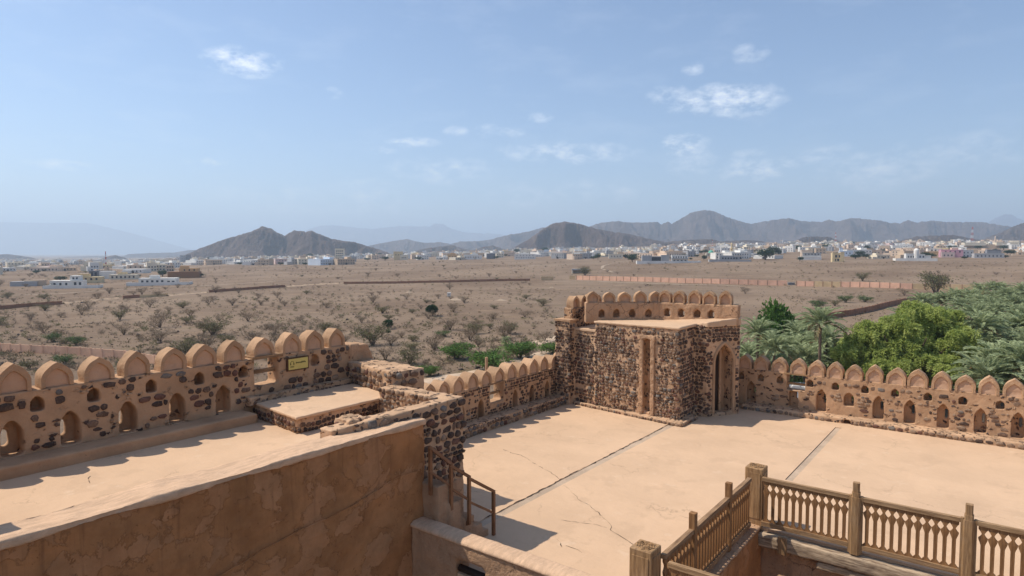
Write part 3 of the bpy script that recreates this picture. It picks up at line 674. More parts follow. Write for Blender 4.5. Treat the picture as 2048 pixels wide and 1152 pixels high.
b = MB(); b.extr([(-14.05, 22.41), (-14.05, 23.14), (-14.85, 23.14), (-14.85, 22.41)], 3.46, 3.54); b.build('pier_cap', [M_PL], tw)
# plaster frame of the tall slot
b = MB(); b.box(-10.93, -10.79, 22.42, 22.56, .1, 3.12); b.box(-10.48, -10.31, 22.39, 22.56, .1, 3.1); b.box(-10.95, -10.29, 22.41, 22.57, 3.02, 3.17)
solid('slot_frame', b, M_PL2, tw, None, .03, ((.3, .06), (.1, .03)))
# arch surround and door
prof_o = ogee(.52, 2.77, .72, 9); prof_i = ogee(.43, 2.66, .72, 9)
b = MB(); n = len(prof_o); nx, ny = -du.y, du.x
vs = []
for d_ in (-.05, .10):
    for pr in (prof_o, prof_i): vs += [(mid[0]+du.x*a+nx*d_, mid[1]+du.y*a+ny*d_, .12+z) for a, z in pr]
fs = []
for i in range(n-1):
    fs += [(i, i+1, n+i+1, n+i), (2*n+i+1, 2*n+i, 3*n+i, 3*n+i+1), (i+1, i, 2*n+i, 2*n+i+1), (n+i, n+i+1, 3*n+i+1, 3*n+i)]
b.add(vs, fs); b.build('arch_surround', [M_PL], tw, smooth=True)
b = MB(); b.prism([(-.5, .1), (.5, .1), (.5, 2.9), (-.5, 2.9)], (mid[0], mid[1], 0), (du.x, du.y), .50, .60); b.build('recess_wall', [M_PL], tw)
b = MB(); b.prism([(-.49, .12), (.02, .12), (.02, 2.42), (-.49, 2.42)], (mid[0], mid[1], 0), (du.x, du.y), .34, .44)
door = b.build('door', [M_DARK], tw)
b = MB(); b.prism([(.02, .12), (.11, .12), (.11, 2.55), (.02, 2.55)], (mid[0], mid[1], 0), (du.x, du.y), .28, .48); b.build('door_frame', [M_PL2], tw)
b = MB(); b.box(-13.9, -9.05, 22.05, 22.6, -.1, .12); b.box(-9.5, -9.05, 22.0, 23.6, -.1, .13)
b.v, b.f, b.m = [], [], []
b.extr([(-9.02, 22.0), (-9.02, 23.5), (-9.4, 23.8), (-9.5, 22.6), (-14.2, 22.95), (-14.2, 22.70), (-9.6, 22.05)], -.1, .13)
o = solid('base_kerb', b, M_MRT, tw, None, .04, ((.3, .04), (.1, .02)))
rubble(o, [((-14.2, 22.70), (-9.6, 22.05), -.02, .13), ((-9.6, 22.05), (-9.02, 22.0), -.02, .13), ((-9.02, 22.0), (-9.02, 23.5), -.02, .13)], MIXT, .12, 1.0, .035, (), 1.6, 34)
# roof parapets: A along Y, B facing the viewer, C along X
def roof_wall(p, q, z0, z1, tip, th, cutsat, nm, mers, mat, flip=1):
    d = Vector((q[0]-p[0], q[1]-p[1])); L_ = d.length; d.normalize()
    b = MB(); b.prism([(0, 0), (L_, 0), (L_, z1-z0), (0, z1-z0)], (p[0], p[1], z0), (d.x, d.y), 0, th)
    cut = MB()
    for t in cutsat: arch_cut(cut, (p[0]+d.x*t, p[1]+d.y*t, z0+.25), (d.x, d.y), .13, .34, -.1, th*.75)
    for t in cutsat: cut.prism([(t-.02, .27), (t+.07, .27), (t+.07, .50), (t-.02, .50)], (p[0], p[1], z0), (d.x, d.y), .1, th+.1)
    solid(nm, b, mat, tw, cut if cutsat else None, .04)
    merlons(tw, [merlon_mesh(.26, tip-z1, .34, .76, .10, zs=.42) for _ in range(2)], [(p[0]+d.x*t-d.y*-.0, p[1]+d.y*t, z1-.01) for t in mers], math.atan2(d.y, d.x))
roof_wall((-14.2, 22.85), (-14.2, 25.3), 3.1, 3.98, 4.48, .45, [.45, 1.1, 1.75], 'roof_parapet', [.3, .95, 1.6, 2.2], M_MID)
roof_wall((-13.5, 22.72), (-11.05, 24.70), 3.4, 4.27, 4.72, .40, [.66, 1.27, 1.93, 2.6], 'roof_parapet', [.32, .98, 1.62, 2.27, 2.9], M_PL2)
roof_wall((-11.15, 24.60), (-8.05, 25.0), 3.45, 4.27, 4.82, .42, [.35, .92, 1.55, 2.10], 'roof_parapet', [.22, .80, 1.42, 2.0, 2.62], M_PL2)

# ---- courtyard pit with wooden balustrades
pit = thing('courtyard_wall', (-4, 13, -3), 'brown stained plaster walls of the sunken courtyard below the wooden balustrades', 'wall')
b = MB(); b.box(-4.95, -4.22, 9.3, 15.6, -4, -.02)
solid('side_wall', b, M_STAIN, pit, None, .06, ((.5, .05), (.12, .02)))
b = MB(); b.box(-4.3, 12, 15.05, 15.6, -4, -.36)
cut = MB()
for x in (-3.2, -1.75, -.3, 1.15): arch_cut(cut, (x, 15.05, -3.6), V_, .52, 2.35, -.1, .45, .6)
solid('arcade_wall', b, M_PL2, pit, cut, .06, ((.5, .05), (.12, .02)))
b = MB(); b.box(-4.3, 12, 8, 15.2, -4.2, -3.7); o = b.build('courtyard_floor', [M_FL]); o.rotation_euler = (0, 0, -TH); tag(o, kind='structure')
wb = thing('timber_beam', (-1, 14.95, -.4), 'long cracked silvery timber beam under the right balustrade over the courtyard', 'beam')
b = MB(); b.box(-4.25, 10, 14.78, 15.1, -.36, -.06); solid('beam', b, M_WB, wb, None, .05, ((.25, .04), (.08, .02)))
b = MB(); b.box(-3.0, 10, 14.84, 15.12, -.56, -.37); solid('lower_plank', b, M_WB, wb, None, .045, ((.25, .05), (.08, .02)))
b = MB(); b.box(-3.78, -3.6, 14.74, 14.8, -.40, -.02); b.build('bracket', [M_WP], wb)

PITCHB = .148
def baluster_profile():
    p = PITCHB/2
    half = [(p, .20), (p, .215), (.030, .27), (.032, .34), (.034, .76), (.045, .80), (p*.93, .865), (p, .895), (.045, .925), (.018, .975), (.045, 1.03), (p, 1.07), (p, 1.14)]
    return half+[(-a, z) for a, z in reversed(half)]
def bal_mesh(mat):
    b = MB(); b.prism(baluster_profile(), (0, 0, 0), (1, 0), -.02, .02); return b.mesh('baluster', [mat])
bal_me = bal_mesh(M_WD)
def balustrade(label, org, panels, ax, z=0, posts=(), big=(), first=True):
    """panels: (a0,a1) along the axis; ax 0 = along X, 1 = along Y; org = (X,Y)"""
    t = thing('wooden_balustrade', (org[0], org[1], z), label, 'balustrade')
    def pos(a): return (a-org[0], 0) if ax == 0 else (0, a-org[1])
    rz = 0 if ax == 0 else R(90); O = t['org']
    for a0, a1 in panels:
        n = max(1, int(round((a1-a0)/PITCHB))); s = (a1-a0)/n
        for i in range(n):
            x, y = pos(a0+s*(i+.5)); o = link('baluster', bal_me, t, (x, y, 0), rz); o.scale = (s/PITCHB, 1, 1)
        for nm, z0, z1, d in (('top_rail', 1.13, 1.21, .045), ('bottom_rail', .10, .20, .05)):
            b = MB()
            if ax == 0: b.box(a0-.02, a1+.02, org[1]-d, org[1]+d, z+z0, z+z1)
            else: b.box(org[0]-d, org[0]+d, a0-.02, a1+.02, z+z0, z+z1)
            b.build(nm, [M_WR if ax == 0 else M_WRY], t)
    for a in posts:
        b = MB(); r = .062
        cx, cy = (a, org[1]) if ax == 0 else (org[0], a)
        def P(mb, r0, zlo, zhi, c=.35):
            pts = []
            for sx, sy in ((1, -1), (1, 1), (-1, 1), (-1, -1)):
                pts += [(cx+sx*r0, cy+sy*r0*(1-c)), (cx+sx*r0*(1-c), cy+sy*r0)] if sx*sy > 0 else [(cx+sx*r0*(1-c), cy+sy*r0), (cx+sx*r0, cy+sy*r0*(1-c))]
            mb.extr(pts, z+zlo, z+zhi)
        if ax == 0: P(b, .088, -.02, 1.20, .3); P(b, .075, 1.20, 1.30, .3); P(b, .062, 1.30, 1.50, .3)
        else: P(b, .062, -.02, 1.50, .12)
        if ax == 0: b.box(cx+.085, cx+.13, cy-.05, cy+.05, z, z+1.22); b.box(cx-.13, cx-.085, cy-.05, cy+.05, z, z+1.22)
        b.build('post', [M_WP if ax == 0 else M_WD], t)
    for cx, cy in big:
        s = .20
        b = MB(); b.box(cx-s, cx+s, cy-s, cy+s, z-.05, z+1.36)
        o = b.build('corner_post', [M_WP], t); o.modifiers.new('bv', 'BEVEL').width = .015
        for zz_ in (.18,):
            b = MB(); b.box(cx-s+.05, cx+s-.05, cy-s-.012, cy-s+.01, z+.2, z+1.25); b.box(cx+s-.01, cx+s+.012, cy-s+.05, cy+s-.05, z+.2, z+1.25)
            b.build('sunk_panel', [M_WP], o)
        # carved rosette top
        b = MB()
        for rr in (.145, .10, .055):
            ring = [(cx+rr*(1+.10*math.cos(8*q))*math.cos(q), cy+rr*(1+.10*math.cos(8*q))*math.sin(q), z+1.365) for q in np.linspace(0, 2*math.pi, 33)]
            b.tube(ring, .012, .012, 5)
        b.build('carved_rosette', [M_WP], o)
    return t
balustrade('wooden balustrade of pierced boards with diamond holes across the terrace at bottom right', (-2, 14.9), [(-4.16, -2.42), (-2.14, -.50), (-.20, 1.45), (1.73, 3.4), (3.68, 5.3)], 0, posts=(-2.28, -.35, 1.59, 3.54), big=())
balustrade('wooden balustrade with slim square posts between the two carved corner posts', (-4.40, 12.5), [(10.02, 11.25), (11.39, 13.20), (13.34, 14.66)], 1, posts=(11.32, 13.27), big=((-4.64, 9.82), (-4.39, 15.14)))
balustrade('pale topped wooden balustrade running into the bottom edge beside the nearest carved post', (-3, 9.82), [(-4.2, -2.6), (-2.3, -.7), (-.4, 1.2)], 0, posts=(-2.45, -.55), big=())
b = MB(); b.box(-4.64, -4.2, 9.6, 15.1, -.02, .045); ks = thing('balustrade_sill', (-4.4, 12, 0), 'narrow plaster sill under the side balustrade', 'sill'); solid('sill', b, M_PL2, ks, None, .035, ((.3, .03), (.1, .012)))
#@@EXTERIOR@@
# ================================================================== THE LAND
TAB_R = [0, 400, 650, 900, 1300, 2000, 3000, 6000, 20000]
TAB = [[0, 0, .5, 1, 0, -5, -12, -20, -20], [0, 0, 3, 7, 8, 8, 8, 4, 0], [0, 1.5, 12.5, 17, 26, 44, 66, 80, 80]]
def hills_noise(x, y):
    return mn.noise(Vector((x/90, y/90, 3)))*.9+mn.noise(Vector((x/28, y/28, 7)))*.28
def tz(x, y):
    r = math.hypot(x, y); px = 1024+FPX*math.tan(max(-1.2, min(1.2, math.atan2(x, max(y, 1e-3) if y > 0 else 1e-3))))
    px = max(0, min(2048, px)); v = [float(np.interp(r, TAB_R, t)) for t in TAB]
    rise = float(np.interp(px, [300, 700, 1450], v))
    k = min(1, max(0, (r-25)/60))
    return -15.7+rise+hills_noise(x, y)*k
def ray(px, py):
    x = (px-1024)/FPX; y = 1.0; z = -(py-576)/FPX; c, s = math.cos(PITCH), math.sin(PITCH)
    return x, y*c+z*s, -y*s+z*c
def G(px, py):
    """point of the land seen at that place of the picture"""
    x, y, z = ray(px, py); t = 20.0; last = t
    while t < 18000:
        if CAMH+z*t <= tz(x*t, y*t): break
        last = t; t *= 1.01
    lo, hi = last, t
    for _ in range(12):
        m = (lo+hi)/2
        if CAMH+z*m <= tz(x*m, y*m): hi = m
        else: lo = m
    return Vector((x*hi, y*hi, tz(x*hi, y*hi)))
def atd(px, py, d):
    x, y, z = ray(px, py); return Vector((x*d/y, d, CAMH+z*d/y))
def px_at(v): return v.y/FPX*1.0          # metres per photo pixel at that depth
# ground sheet
naz, nr = 420, 230
rs = np.concatenate([[0.0], np.geomspace(8, 30000, nr)])
V = []; 
for i, r in enumerate(rs):
    for j in range(naz):
        a = 2*math.pi*j/naz
        # denser in front
        a = a+.55*math.sin(a)*-1
        x, y = r*math.sin(a), r*math.cos(a); V.append((x, y, tz(x, y)))
F = [(i*naz+j, (i+1)*naz+j, (i+1)*naz+(j+1) % naz, i*naz+(j+1) % naz) for i in range(nr) for j in range(naz)]
def ground_mat():
    a = Mat('gravel_plain', .95, .1); b = (.215, .145, .094)
    c = a.mix(a.step(a.noise(.012, 5, .6), .35, .65), lin(b, .86), lin((.25, .178, .12), 1.05))
    c = a.mix(a.math('MULTIPLY', a.step(a.noise(.055, 6, .62, a.map((1, 2.2, 1))), .52, .68), .50), c, (.34, .235, .150, 1))
    c = a.mix(a.math('MULTIPLY', a.step(a.noise(.35, 5, .65, a.map((1, 1.7, 1))), .58, .70), .32), c, (.36, .265, .18, 1))
    c = a.mix(a.math('MULTIPLY', a.step(a.noise(.14, 5, .7), .56, .70), .55), c, (.17, .135, .062, 1))
    c = a.mix(a.math('MULTIPLY', a.step(a.noise(1.4, 4, .7), .56, .70), .50), c, (.115, .085, .068, 1))
    pv = a.voro(2.6, 'F1', a.addv(a.co, a.noise(2, 2, .5, out=1), .3)); 
    c = a.mix(a.math('MULTIPLY', a.math('SUBTRACT', 1.0, a.step(pv.outputs['Distance'], .10, .17)), .7), c, (.07, .052, .042, 1))
    n = a.bump(a.noise(.5, 6, .7), .8, .5); n = a.bump(a.noise(4, 4, .7), .5, .08, n)
    return a.done(c, n)
M_GR = ground_mat()
o = link('desert_ground', from_np('desert_ground', V, F, [M_GR], smooth=True)); tag(o, kind='structure')
# pale tracks
M_TRK = plain('dusty_track', (.40, .30, .21), .95, .2, .4)
def ribbon(name, pts, wid, mat, zoff=.05):
    P = [G(*p) for p in pts]; Q = []
    for a_, b_ in zip(P[:-1], P[1:]):
        n = max(2, int((b_-a_).length/5))
        Q += [a_.lerp(b_, i/n) for i in range(n)]
    Q.append(P[-1]); V = []; F = []
    for i, q in enumerate(Q):
        d = (Q[min(i+1, len(Q)-1)]-Q[max(i-1, 0)]); d.z = 0; d.normalize(); s = wid*(.8+.4*mn.noise(q/9))
        for k in (-1, 1):
            x, y = q.x-d.y*s*k, q.y+d.x*s*k; V.append((x, y, tz(x, y)+zoff))
        if i: F.append((2*i-2, 2*i, 2*i+1, 2*i-1))
    o = link(name, from_np(name, V, F, [mat])); tag(o, kind='structure')
ribbon('dirt_track', [(0, 592), (120, 588), (260, 578), (400, 572), (560, 562)], 1.6, M_TRK, .12)
ribbon('dirt_track', [(1224, 528), (1206, 532), (1204, 538), (1225, 545)], 1.6, M_TRK, .2)
ribbon('dirt_track', [(1040, 533), (1100, 531), (1150, 529)], 3.0, M_TRK, .25)
ribbon('dirt_track', [(1090, 563), (1160, 562), (1290, 567), (1480, 572)], 1.8, M_TRK, .12)

M_WSH = plain('pale_wash_sand', (.52, .38, .26), .95, .25, .35)
ribbon('sandy_wash', [(800, 790), (880, 765), (960, 750), (1040, 728), (1130, 700), (1200, 690)], 5.5, M_WSH, .06)
ribbon('sandy_wash', [(1000, 702), (1060, 690), (1130, 672), (1180, 665)], 2.5, M_WSH, .07)
# ------------------------------------------------------------------ mountains
def rock_mat(name, base, k=.001):
    a = Mat(name, .95, .1)
    c = a.mix(a.step(a.noise(6*k, 7, .65), .35, .65), lin(base, .78), lin(base, 1.15))
    c = a.mix(a.math('MULTIPLY', a.step(a.noise(22*k, 6, .7), .50, .66), .5), c, lin(base, .55))
    c = a.mix(a.math('MULTIPLY', a.step(a.noise(9*k, 7, .75, a.map((1, 1, .4))), .52, .62), .5), c, lin((.27, .205, .165), .9))
    n = a.bump(a.noise(18*k, 8, .7), 1.0, .05/k)
    return a.done(c, n)
M_R1 = rock_mat('dark_mountain_rock', (.135, .092, .076)); M_R2 = rock_mat('far_mountain_rock', (.15, .11, .096), .0006)
M_R3 = rock_mat('foothill_rock', (.115, .085, .072), .0015)
def fbm_ridge(x, y, s, o=5, seed=0):
    v = 0; a = 1; t = 0
    for i in range(o):
        n = 1-abs(mn.noise(Vector((x/s, y/s, seed+i*7.3))))*2.2; v += n*a; t += a; a *= .52; s *= .48
    return v/t
def mountain(name, prof, dist, depth, mat, seed=0, amp=.34, label=None):
    xs = [p[0] for p in prof]; ys = [p[1] for p in prof]; nu = int(max(80, (xs[-1]-xs[0])/1.5)); nv = 110
    V = []; zb = -60
    for i in range(nu+1):
        px = xs[0]+(xs[-1]-xs[0])*i/nu; py = float(np.interp(px, xs, ys))
        jit = mn.noise(Vector((px/9.0, seed, 1)))*1.6+mn.noise(Vector((px/3.2, seed, 4)))*1.1
        top = atd(px, py-jit*min(1, max(.25, (HZ+10-py)/50)), dist).z
        for j in range(nv+1):
            v = -1+2*j/nv; d = dist+v*depth; x = (px-1024)/FPX*d; y = d
            t = abs(v); g = (1-t)**1.25
            gull = fbm_ridge(x+seed*100, y*.5, depth*.36, 6, seed)
            h = zb+(top-zb)*(g*(1+(gull-.35)*amp*4.2*min(1, t*5)*(1-t*.4)) )
            h = min(h, zb+(top-zb)*(1-.22*t)) if t > 0 else top
            V.append((x, y, h))
    F = [(i*(nv+1)+j, (i+1)*(nv+1)+j, (i+1)*(nv+1)+j+1, i*(nv+1)+j+1) for i in range(nu) for j in range(nv)]
    o = link(name, from_np(name, V, F, [mat], smooth=True)); tag(o, kind='structure'); return o
mountain('mountain', [(330,530),(350,520),(370,510),(385,504),(400,497),(420,490),(440,482),(462,475),(480,470),(505,463),(527,452),(545,458),(558,466),(570,471),(590,461),(606,462),(612,464),(624,461),(640,468),(665,478),(690,482),(710,484),(735,492),(750,497),(775,504),(800,516)], 2600, 450, M_R1, 1)
mountain('mountain', [(985,520),(1020,500),(1040,488),(1055,480),(1065,473),(1085,458),(1105,447),(1130,443),(1160,448),(1190,457),(1215,462),(1235,465),(1260,468),(1290,476),(1320,482),(1360,490),(1400,498),(1440,508)], 2800, 480, M_R1, 2, .4)
mountain('mountain', [(1120,480),(1180,452),(1200,446),(1230,442),(1260,445),(1290,445),(1315,444),(1322,449),(1335,443),(1342,448),(1350,443),(1365,435),(1380,425),(1405,420),(1425,422),(1450,433),(1480,443),(1500,448),(1530,442),(1560,438),(1575,436),(1600,442),(1640,444),(1655,439),(1670,443),(1700,436),(1750,440),(1780,446),(1800,446),(1812,440),(1830,445),(1860,441),(1890,444),(1960,444),(1990,449),(2030,455),(2080,462),(2140,470)], 5200, 1100, M_R2, 3, .45)
mountain('mountain', [(700,500),(740,491),(770,485),(800,480),(815,478),(830,482),(850,486),(880,484),(900,488),(920,483),(960,482),(985,478),(1010,471),(1040,466),(1060,462),(1085,455),(1130,455),(1180,470)], 5600, 1100, M_R2, 4, .4)
mountain('foothill', [(690,515),(725,503),(745,494),(765,502),(790,509),(815,506),(840,499),(870,494),(905,490),(925,497),(945,501),(965,494),(985,491),(1005,497),(1030,505),(1060,515)], 3300, 350, M_R3, 5)
mountain('foothill', [(1230,500),(1290,488),(1330,484),(1370,480),(1420,478),(1440,483),(1490,480),(1525,482),(1545,492),(1560,500)], 2500, 300, M_R3, 6)
mountain('foothill', [(1560,496),(1585,484),(1605,474),(1630,473),(1655,474),(1680,483),(1700,492)], 2600, 200, M_R3, 7)
mountain('foothill', [(1780,492),(1800,481),(1830,473),(1870,471),(1905,470),(1925,474),(1960,480),(1985,488)], 2500, 260, M_R3, 8)
mountain('foothill', [(1935,492),(1965,478),(2000,464),(2025,452),(2048,444),(2080,435),(2120,440)], 3000, 400, M_R3, 9)
mountain('foothill', [(-60,512),(0,509),(15,508),(40,511),(65,515),(90,523),(110,530)], 3600, 300, M_R1, 10)
mountain('foothill', [(180,528),(198,519),(215,513),(232,510),(250,515),(268,525),(280,530)], 3300, 220, M_R1, 11)
mountain('mountain', [(60,524),(90,518),(130,514),(200,512),(240,514),(260,508),(300,506),(350,505),(380,500),(420,500)], 5600, 900, M_R2, 12)
mountain('mountain', [(-100,448),(0,444),(100,446),(180,446),(220,455),(280,470),(350,490),(420,510)], 18000, 2500, M_R2, 13, .2)
mountain('mountain', [(540,500),(590,475),(620,458),(640,452),(665,450),(700,454),(745,458),(800,452),(860,453),(872,447),(888,448),(900,456),(930,465),(1000,468),(1060,485)], 17500, 2500, M_R2, 14, .2)
mountain('mountain', [(1960,455),(1985,437),(2005,428),(2020,430),(2040,440),(2070,455)], 13500, 1800, M_R2, 15, .2)

# ------------------------------------------------------------------ far walls
M_PJT = plain('pillar_gap_shade', (.40, .22, .145), .9, .12, .3); M_WPK = plain('pink_block_wall', (.86, .50, .33), .9, .12, .3); M_WRD = plain('red_brown_wall', (.33, .165, .095), .9, .2, .5)  # darker pillar colour paints in the thin shadow gaps between the pink panels
M_WTN = plain('tan_wall_render', (.66, .47, .26), .9, .15, .3); M_WNR = plain('salmon_wall', (.74, .44, .28), .9, .15, .4)
def wall_line(label, pts, h, th, mat, post=None, ph=.12, pw=.16, tan=None, gap=None, group=None):
    P = [G(*p) for p in pts]; c = P[0]
    t = thing('boundary_wall', (c.x, c.y, c.z), label, 'wall', group, fort=False); t['org'] = [c.x, c.y, c.z]
    Q = []; L_ = 0
    b = MB(); posts = []; acc = 0
    for a_, b_ in zip(P[:-1], P[1:]):
        d = b_-a_; l = math.hypot(d.x, d.y); ux, uy = d.x/l, d.y/l; n = max(1, int(l/(post or 4))); s = l/n
        for i in range(n):
            x0, y0 = a_.x+ux*s*i, a_.y+uy*s*i; x1, y1 = x0+ux*s, y0+uy*s
            z0 = min(tz(x0, y0), tz(x1, y1))-.3; zt = (tz(x0, y0)+tz(x1, y1))/2+h
            nx, ny = -uy*th/2, ux*th/2
            mi = 1 if (tan and any(u0 <= acc/1.0 < u1 for u0, u1 in tan)) else 0
            b.extr([(x0-nx, y0-ny), (x1-nx, y1-ny), (x1+nx, y1+ny), (x0+nx, y0+ny)], z0, zt, mi)
            posts.append((x0, y0, ux, uy, z0, zt)); acc += 1
    b.build('wall_panel', [mat, M_WTN], t)
    if post:
        r = pw
        for x, y, ux, uy, z0, zt in posts[:100]:
            m = MB(); m.extr([(x-ux*r-uy*-r, y-uy*r+ux*-r), (x+ux*r+uy*r, y+uy*r-ux*r), (x+ux*r-uy*r, y+uy*r+ux*r), (x-ux*r-uy*r, y-uy*r+ux*r)], z0, zt+ph)
            m.build('pillar', [M_PJT if mat is M_WPK else mat], t)
    return t
wall_line('salmon plaster boundary wall with small pillars just beyond the left parapet', [(-60,699),(0,702),(62,706),(160,711),(250,718),(310,728),(360,738)], 1.75, .2, M_WNR, 2.9, .12, .17)
wall_line('long pink block wall with panels crossing the plain behind the tower', [(1153,559.5),(1290,563),(1440,567.5),(1574,571)], 3.0, .25, M_WPK, 5.0, .12, .2, tan=[(27,29)])
wall_line('pink and tan block wall continuing right of the gate gap towards the palm grove', [(1593,572),(1700,574),(1800,577),(1900,580),(1948,581)], 3.0, .25, M_WPK, 4.6, .12, .2, tan=[(2, 5),(12, 17)])
wall_line('low tan wall end right of the pink wall beyond the grove', [(1950,575),(1985,574),(2020,573)], 1.2, .25, M_WTN)
wall_line('thin red brown wall with many posts in the middle of the plain', [(688,568),(860,565.5),(1020,562),(1060,561.5)], 1.5, .25, M_WRD, 6.5, .15, .2)
wall_line('tan wall stub with gate left of the pink wall', [(1082,560.5),(1107,560)], 2.6, .3, M_WTN)
wall_line('short tan wall pier beside the gate of the pink wall', [(1139,559),(1150,559)], 2.8, .5, M_WTN)
wall_line('reddish brown low wall at the far left edge of the plain', [(-60,624),(0,619),(60,613),(124,608.5)], 1.45, .3, M_WRD, 7, .05, .2)
wall_line('ruined reddish low wall fragment left of the white villa', [(246,597.5),(279,595.5)], 1.5, .3, M_WRD)
wall_line('tan crumbled low wall fragment joining the reddish one', [(280,595.5),(334,591.5)], 1.3, .4, M_WTN)
wall_line('reddish brown straight low wall near the brown block house', [(419,585),(470,581.5),(520,577.5),(570,574.5)], 1.5, .3, M_WRD, 8, .05, .2)
M_RUB = plain('rubble_bank', (.42, .30, .20), .95, .25, .5)
def bank(name, label, pts, h, wid):
    P = [G(*p) for p in pts]; c = P[0]; Q = []
    for a_, b_ in zip(P[:-1], P[1:]):
        n = max(2, int((b_-a_).length/1.5)); Q += [a_.lerp(b_, i/n) for i in range(n)]
    V = []; F = []
    for i, q in enumerate(Q):
        d = Q[min(i+1, len(Q)-1)]-Q[max(i-1, 0)]; d.z = 0; d.normalize()
        for k in range(7):
            s = (k-3)/3*wid; x, y = q.x-d.y*s, q.y+d.x*s; hh = h*(1-abs(k-3)/3)*(.7+.9*mn.noise(Vector((q.x/2, q.y/2, k))))
            V.append((x-c.x, y-c.y, tz(x, y)-c.z-.1+max(0, hh)))
        if i: F += [((i-1)*7+k, i*7+k, i*7+k+1, (i-1)*7+k+1) for k in range(6)]
    o = link(name, from_np(name, V, F, [M_RUB], smooth=True), loc=c); tag(o, label, 'rubble'); return o
bank('rubble_bank', 'low sandy rubble bank between the two reddish wall fragments at left', [(125,608),(160,604),(200,600),(245,597)], .9, 1.6)
bank('rubble_bank', 'long low sandy rubble bank right of the tan wall fragment', [(335,592),(380,588),(418,585)], .8, 1.6)
bank('rubble_bank', 'sandy rubble bank leading up to the thin red brown wall', [(571,574),(620,570),(687,567)], .9, 1.8)
wall_line('curving red brown grove wall with pale capstones behind the big green tree', [(1590,652),(1637,641),(1700,631),(1745,622),(1800,608),(1850,598.5),(1925,588)], 1.9, .3, M_WRD, 3.2, .1, .2)

# ------------------------------------------------------------------ houses of the town
PAL = {'white': (.76, .725, .66), 'cream': (.72, .63, .48), 'tan': (.58, .44, .31), 'pink': (.66, .50, .44), 'orange': (.62, .40, .20), 'grey': (.42, .41, .40),
       'dgrey': (.22, .22, .23), 'brown': (.30, .15, .07), 'blue': (.62, .68, .74), 'yellow': (.72, .56, .32), 'peach': (.70, .54, .40), 'rose': (.62, .34, .38), 'green': (.62, .68, .54)}
MW = {k: plain('painted_'+k, v, .85, .08, .2) for k, v in PAL.items()}
M_WIN = plain('dark_window', (.05, .055, .065), .25, .2)
M_DOM = plain('green_dome', (.12, .42, .30), .5, .1); M_GLD = plain('golden_dome', (.75, .42, .06), .4, .1)
def winrow(mb, x0, x1, y, z, n, w, h, mi=1):
    for i in range(n):
        cx = x0+(x1-x0)*(i+.5)/n; mb.box(cx-w/2, cx+w/2, y-.08, y+.2, z, z+h, mi)
def house_mesh(kind, wd, dp, ht, mat):
    """small far house: flat roofed boxes with parapets, stair turret and dark openings"""
    b = MB(); st = max(1, int(ht/3.4)); b.box(-wd/2, wd/2, 0, dp, -2, ht)
    b.box(-wd/2-.15, wd/2+.15, -.15, dp+.15, ht-.9, ht-.6)
    if kind == 1: b.box(-wd/2+.5, -wd*.05, -wd*.12, dp*.6, -2, ht*.62)
    if kind in (0, 2): b.box(wd*.12, wd*.36, dp*.2, dp*.7, ht-.2, ht+2.4)
    if kind == 2: b.box(-wd/2-.1, wd*.1, -.9, .1, ht*.52, ht*.58)
    if kind == 3: b.box(-wd*.8, -wd*.45, .5, dp*.8, -2, ht*.5); b.box(-wd*.4, -wd*.2, dp*.3, dp*.7, ht-.2, ht+2)
    for s in range(st): winrow(b, -wd/2+.3, wd/2-.3, 0, s*3.3+1.1, max(2, int(wd/3.4)), 1.1, 1.5)
    b.box(-wd*.06, wd*.06, -.1, .3, -1, 2.2, 1)
    return b.mesh('town_house', [mat, M_WIN])
HL = []
def big_house(name, label, px, py, wpx, hpx, col, blocks, wins, cat='house', compound=None, extra=None, rot=0):
    """blocks: (x0,x1,y0,y1,z0,z1,colour) in shares of width/height; wins: (block front y, x0,x1,z,n,w,h)"""
    p = G(px, py); mpp = p.y/FPX; W = wpx*mpp; H = hpx*mpp
    t = bpy.data.objects.new(name, None); C.objects.link(t); t.location = p; t.rotation_euler = (0, 0, -math.atan2(p.x, p.y)*.6+rot); t['org'] = [0, 0, 0]
    tag(t, label, cat)
    for (x0, x1, y0, y1, z0, z1, c) in blocks:
        b = MB(); z0_ = z0*H if z0 > 0 else -3
        b.box(x0*W, x1*W, y0*W, y1*W, z0_, z1*H); b.box(x0*W-.12, x1*W+.12, y0*W-.12, y1*W+.12, z1*H-.45, z1*H-.2)
        b.build('wall', [MW[c or col]], t)
    for (y, x0, x1, z, n, w, h) in wins:
        for i in range(n):
            cx = x0+(x1-x0)*(i+.5)/n; m = MB(); m.box(cx*W-w/2, cx*W+w/2, y*W-.06, y*W+.2, z*H, z*H+h); m.build('window', [M_WIN], t)
    if compound:
        x0, x1, y0, hh, c = compound
        b = MB(); b.box(x0*W, x1*W, y0*W, y0*W+.25, -3, hh); b.box(x0*W, x0*W+.25, y0*W, .5*W, -3, hh); b.box(x1*W-.25, x1*W, y0*W, .5*W, -3, hh)
        b.build('compound_wall', [MW[c]], t)
    HL.append((px, py, wpx)); return t, W, H
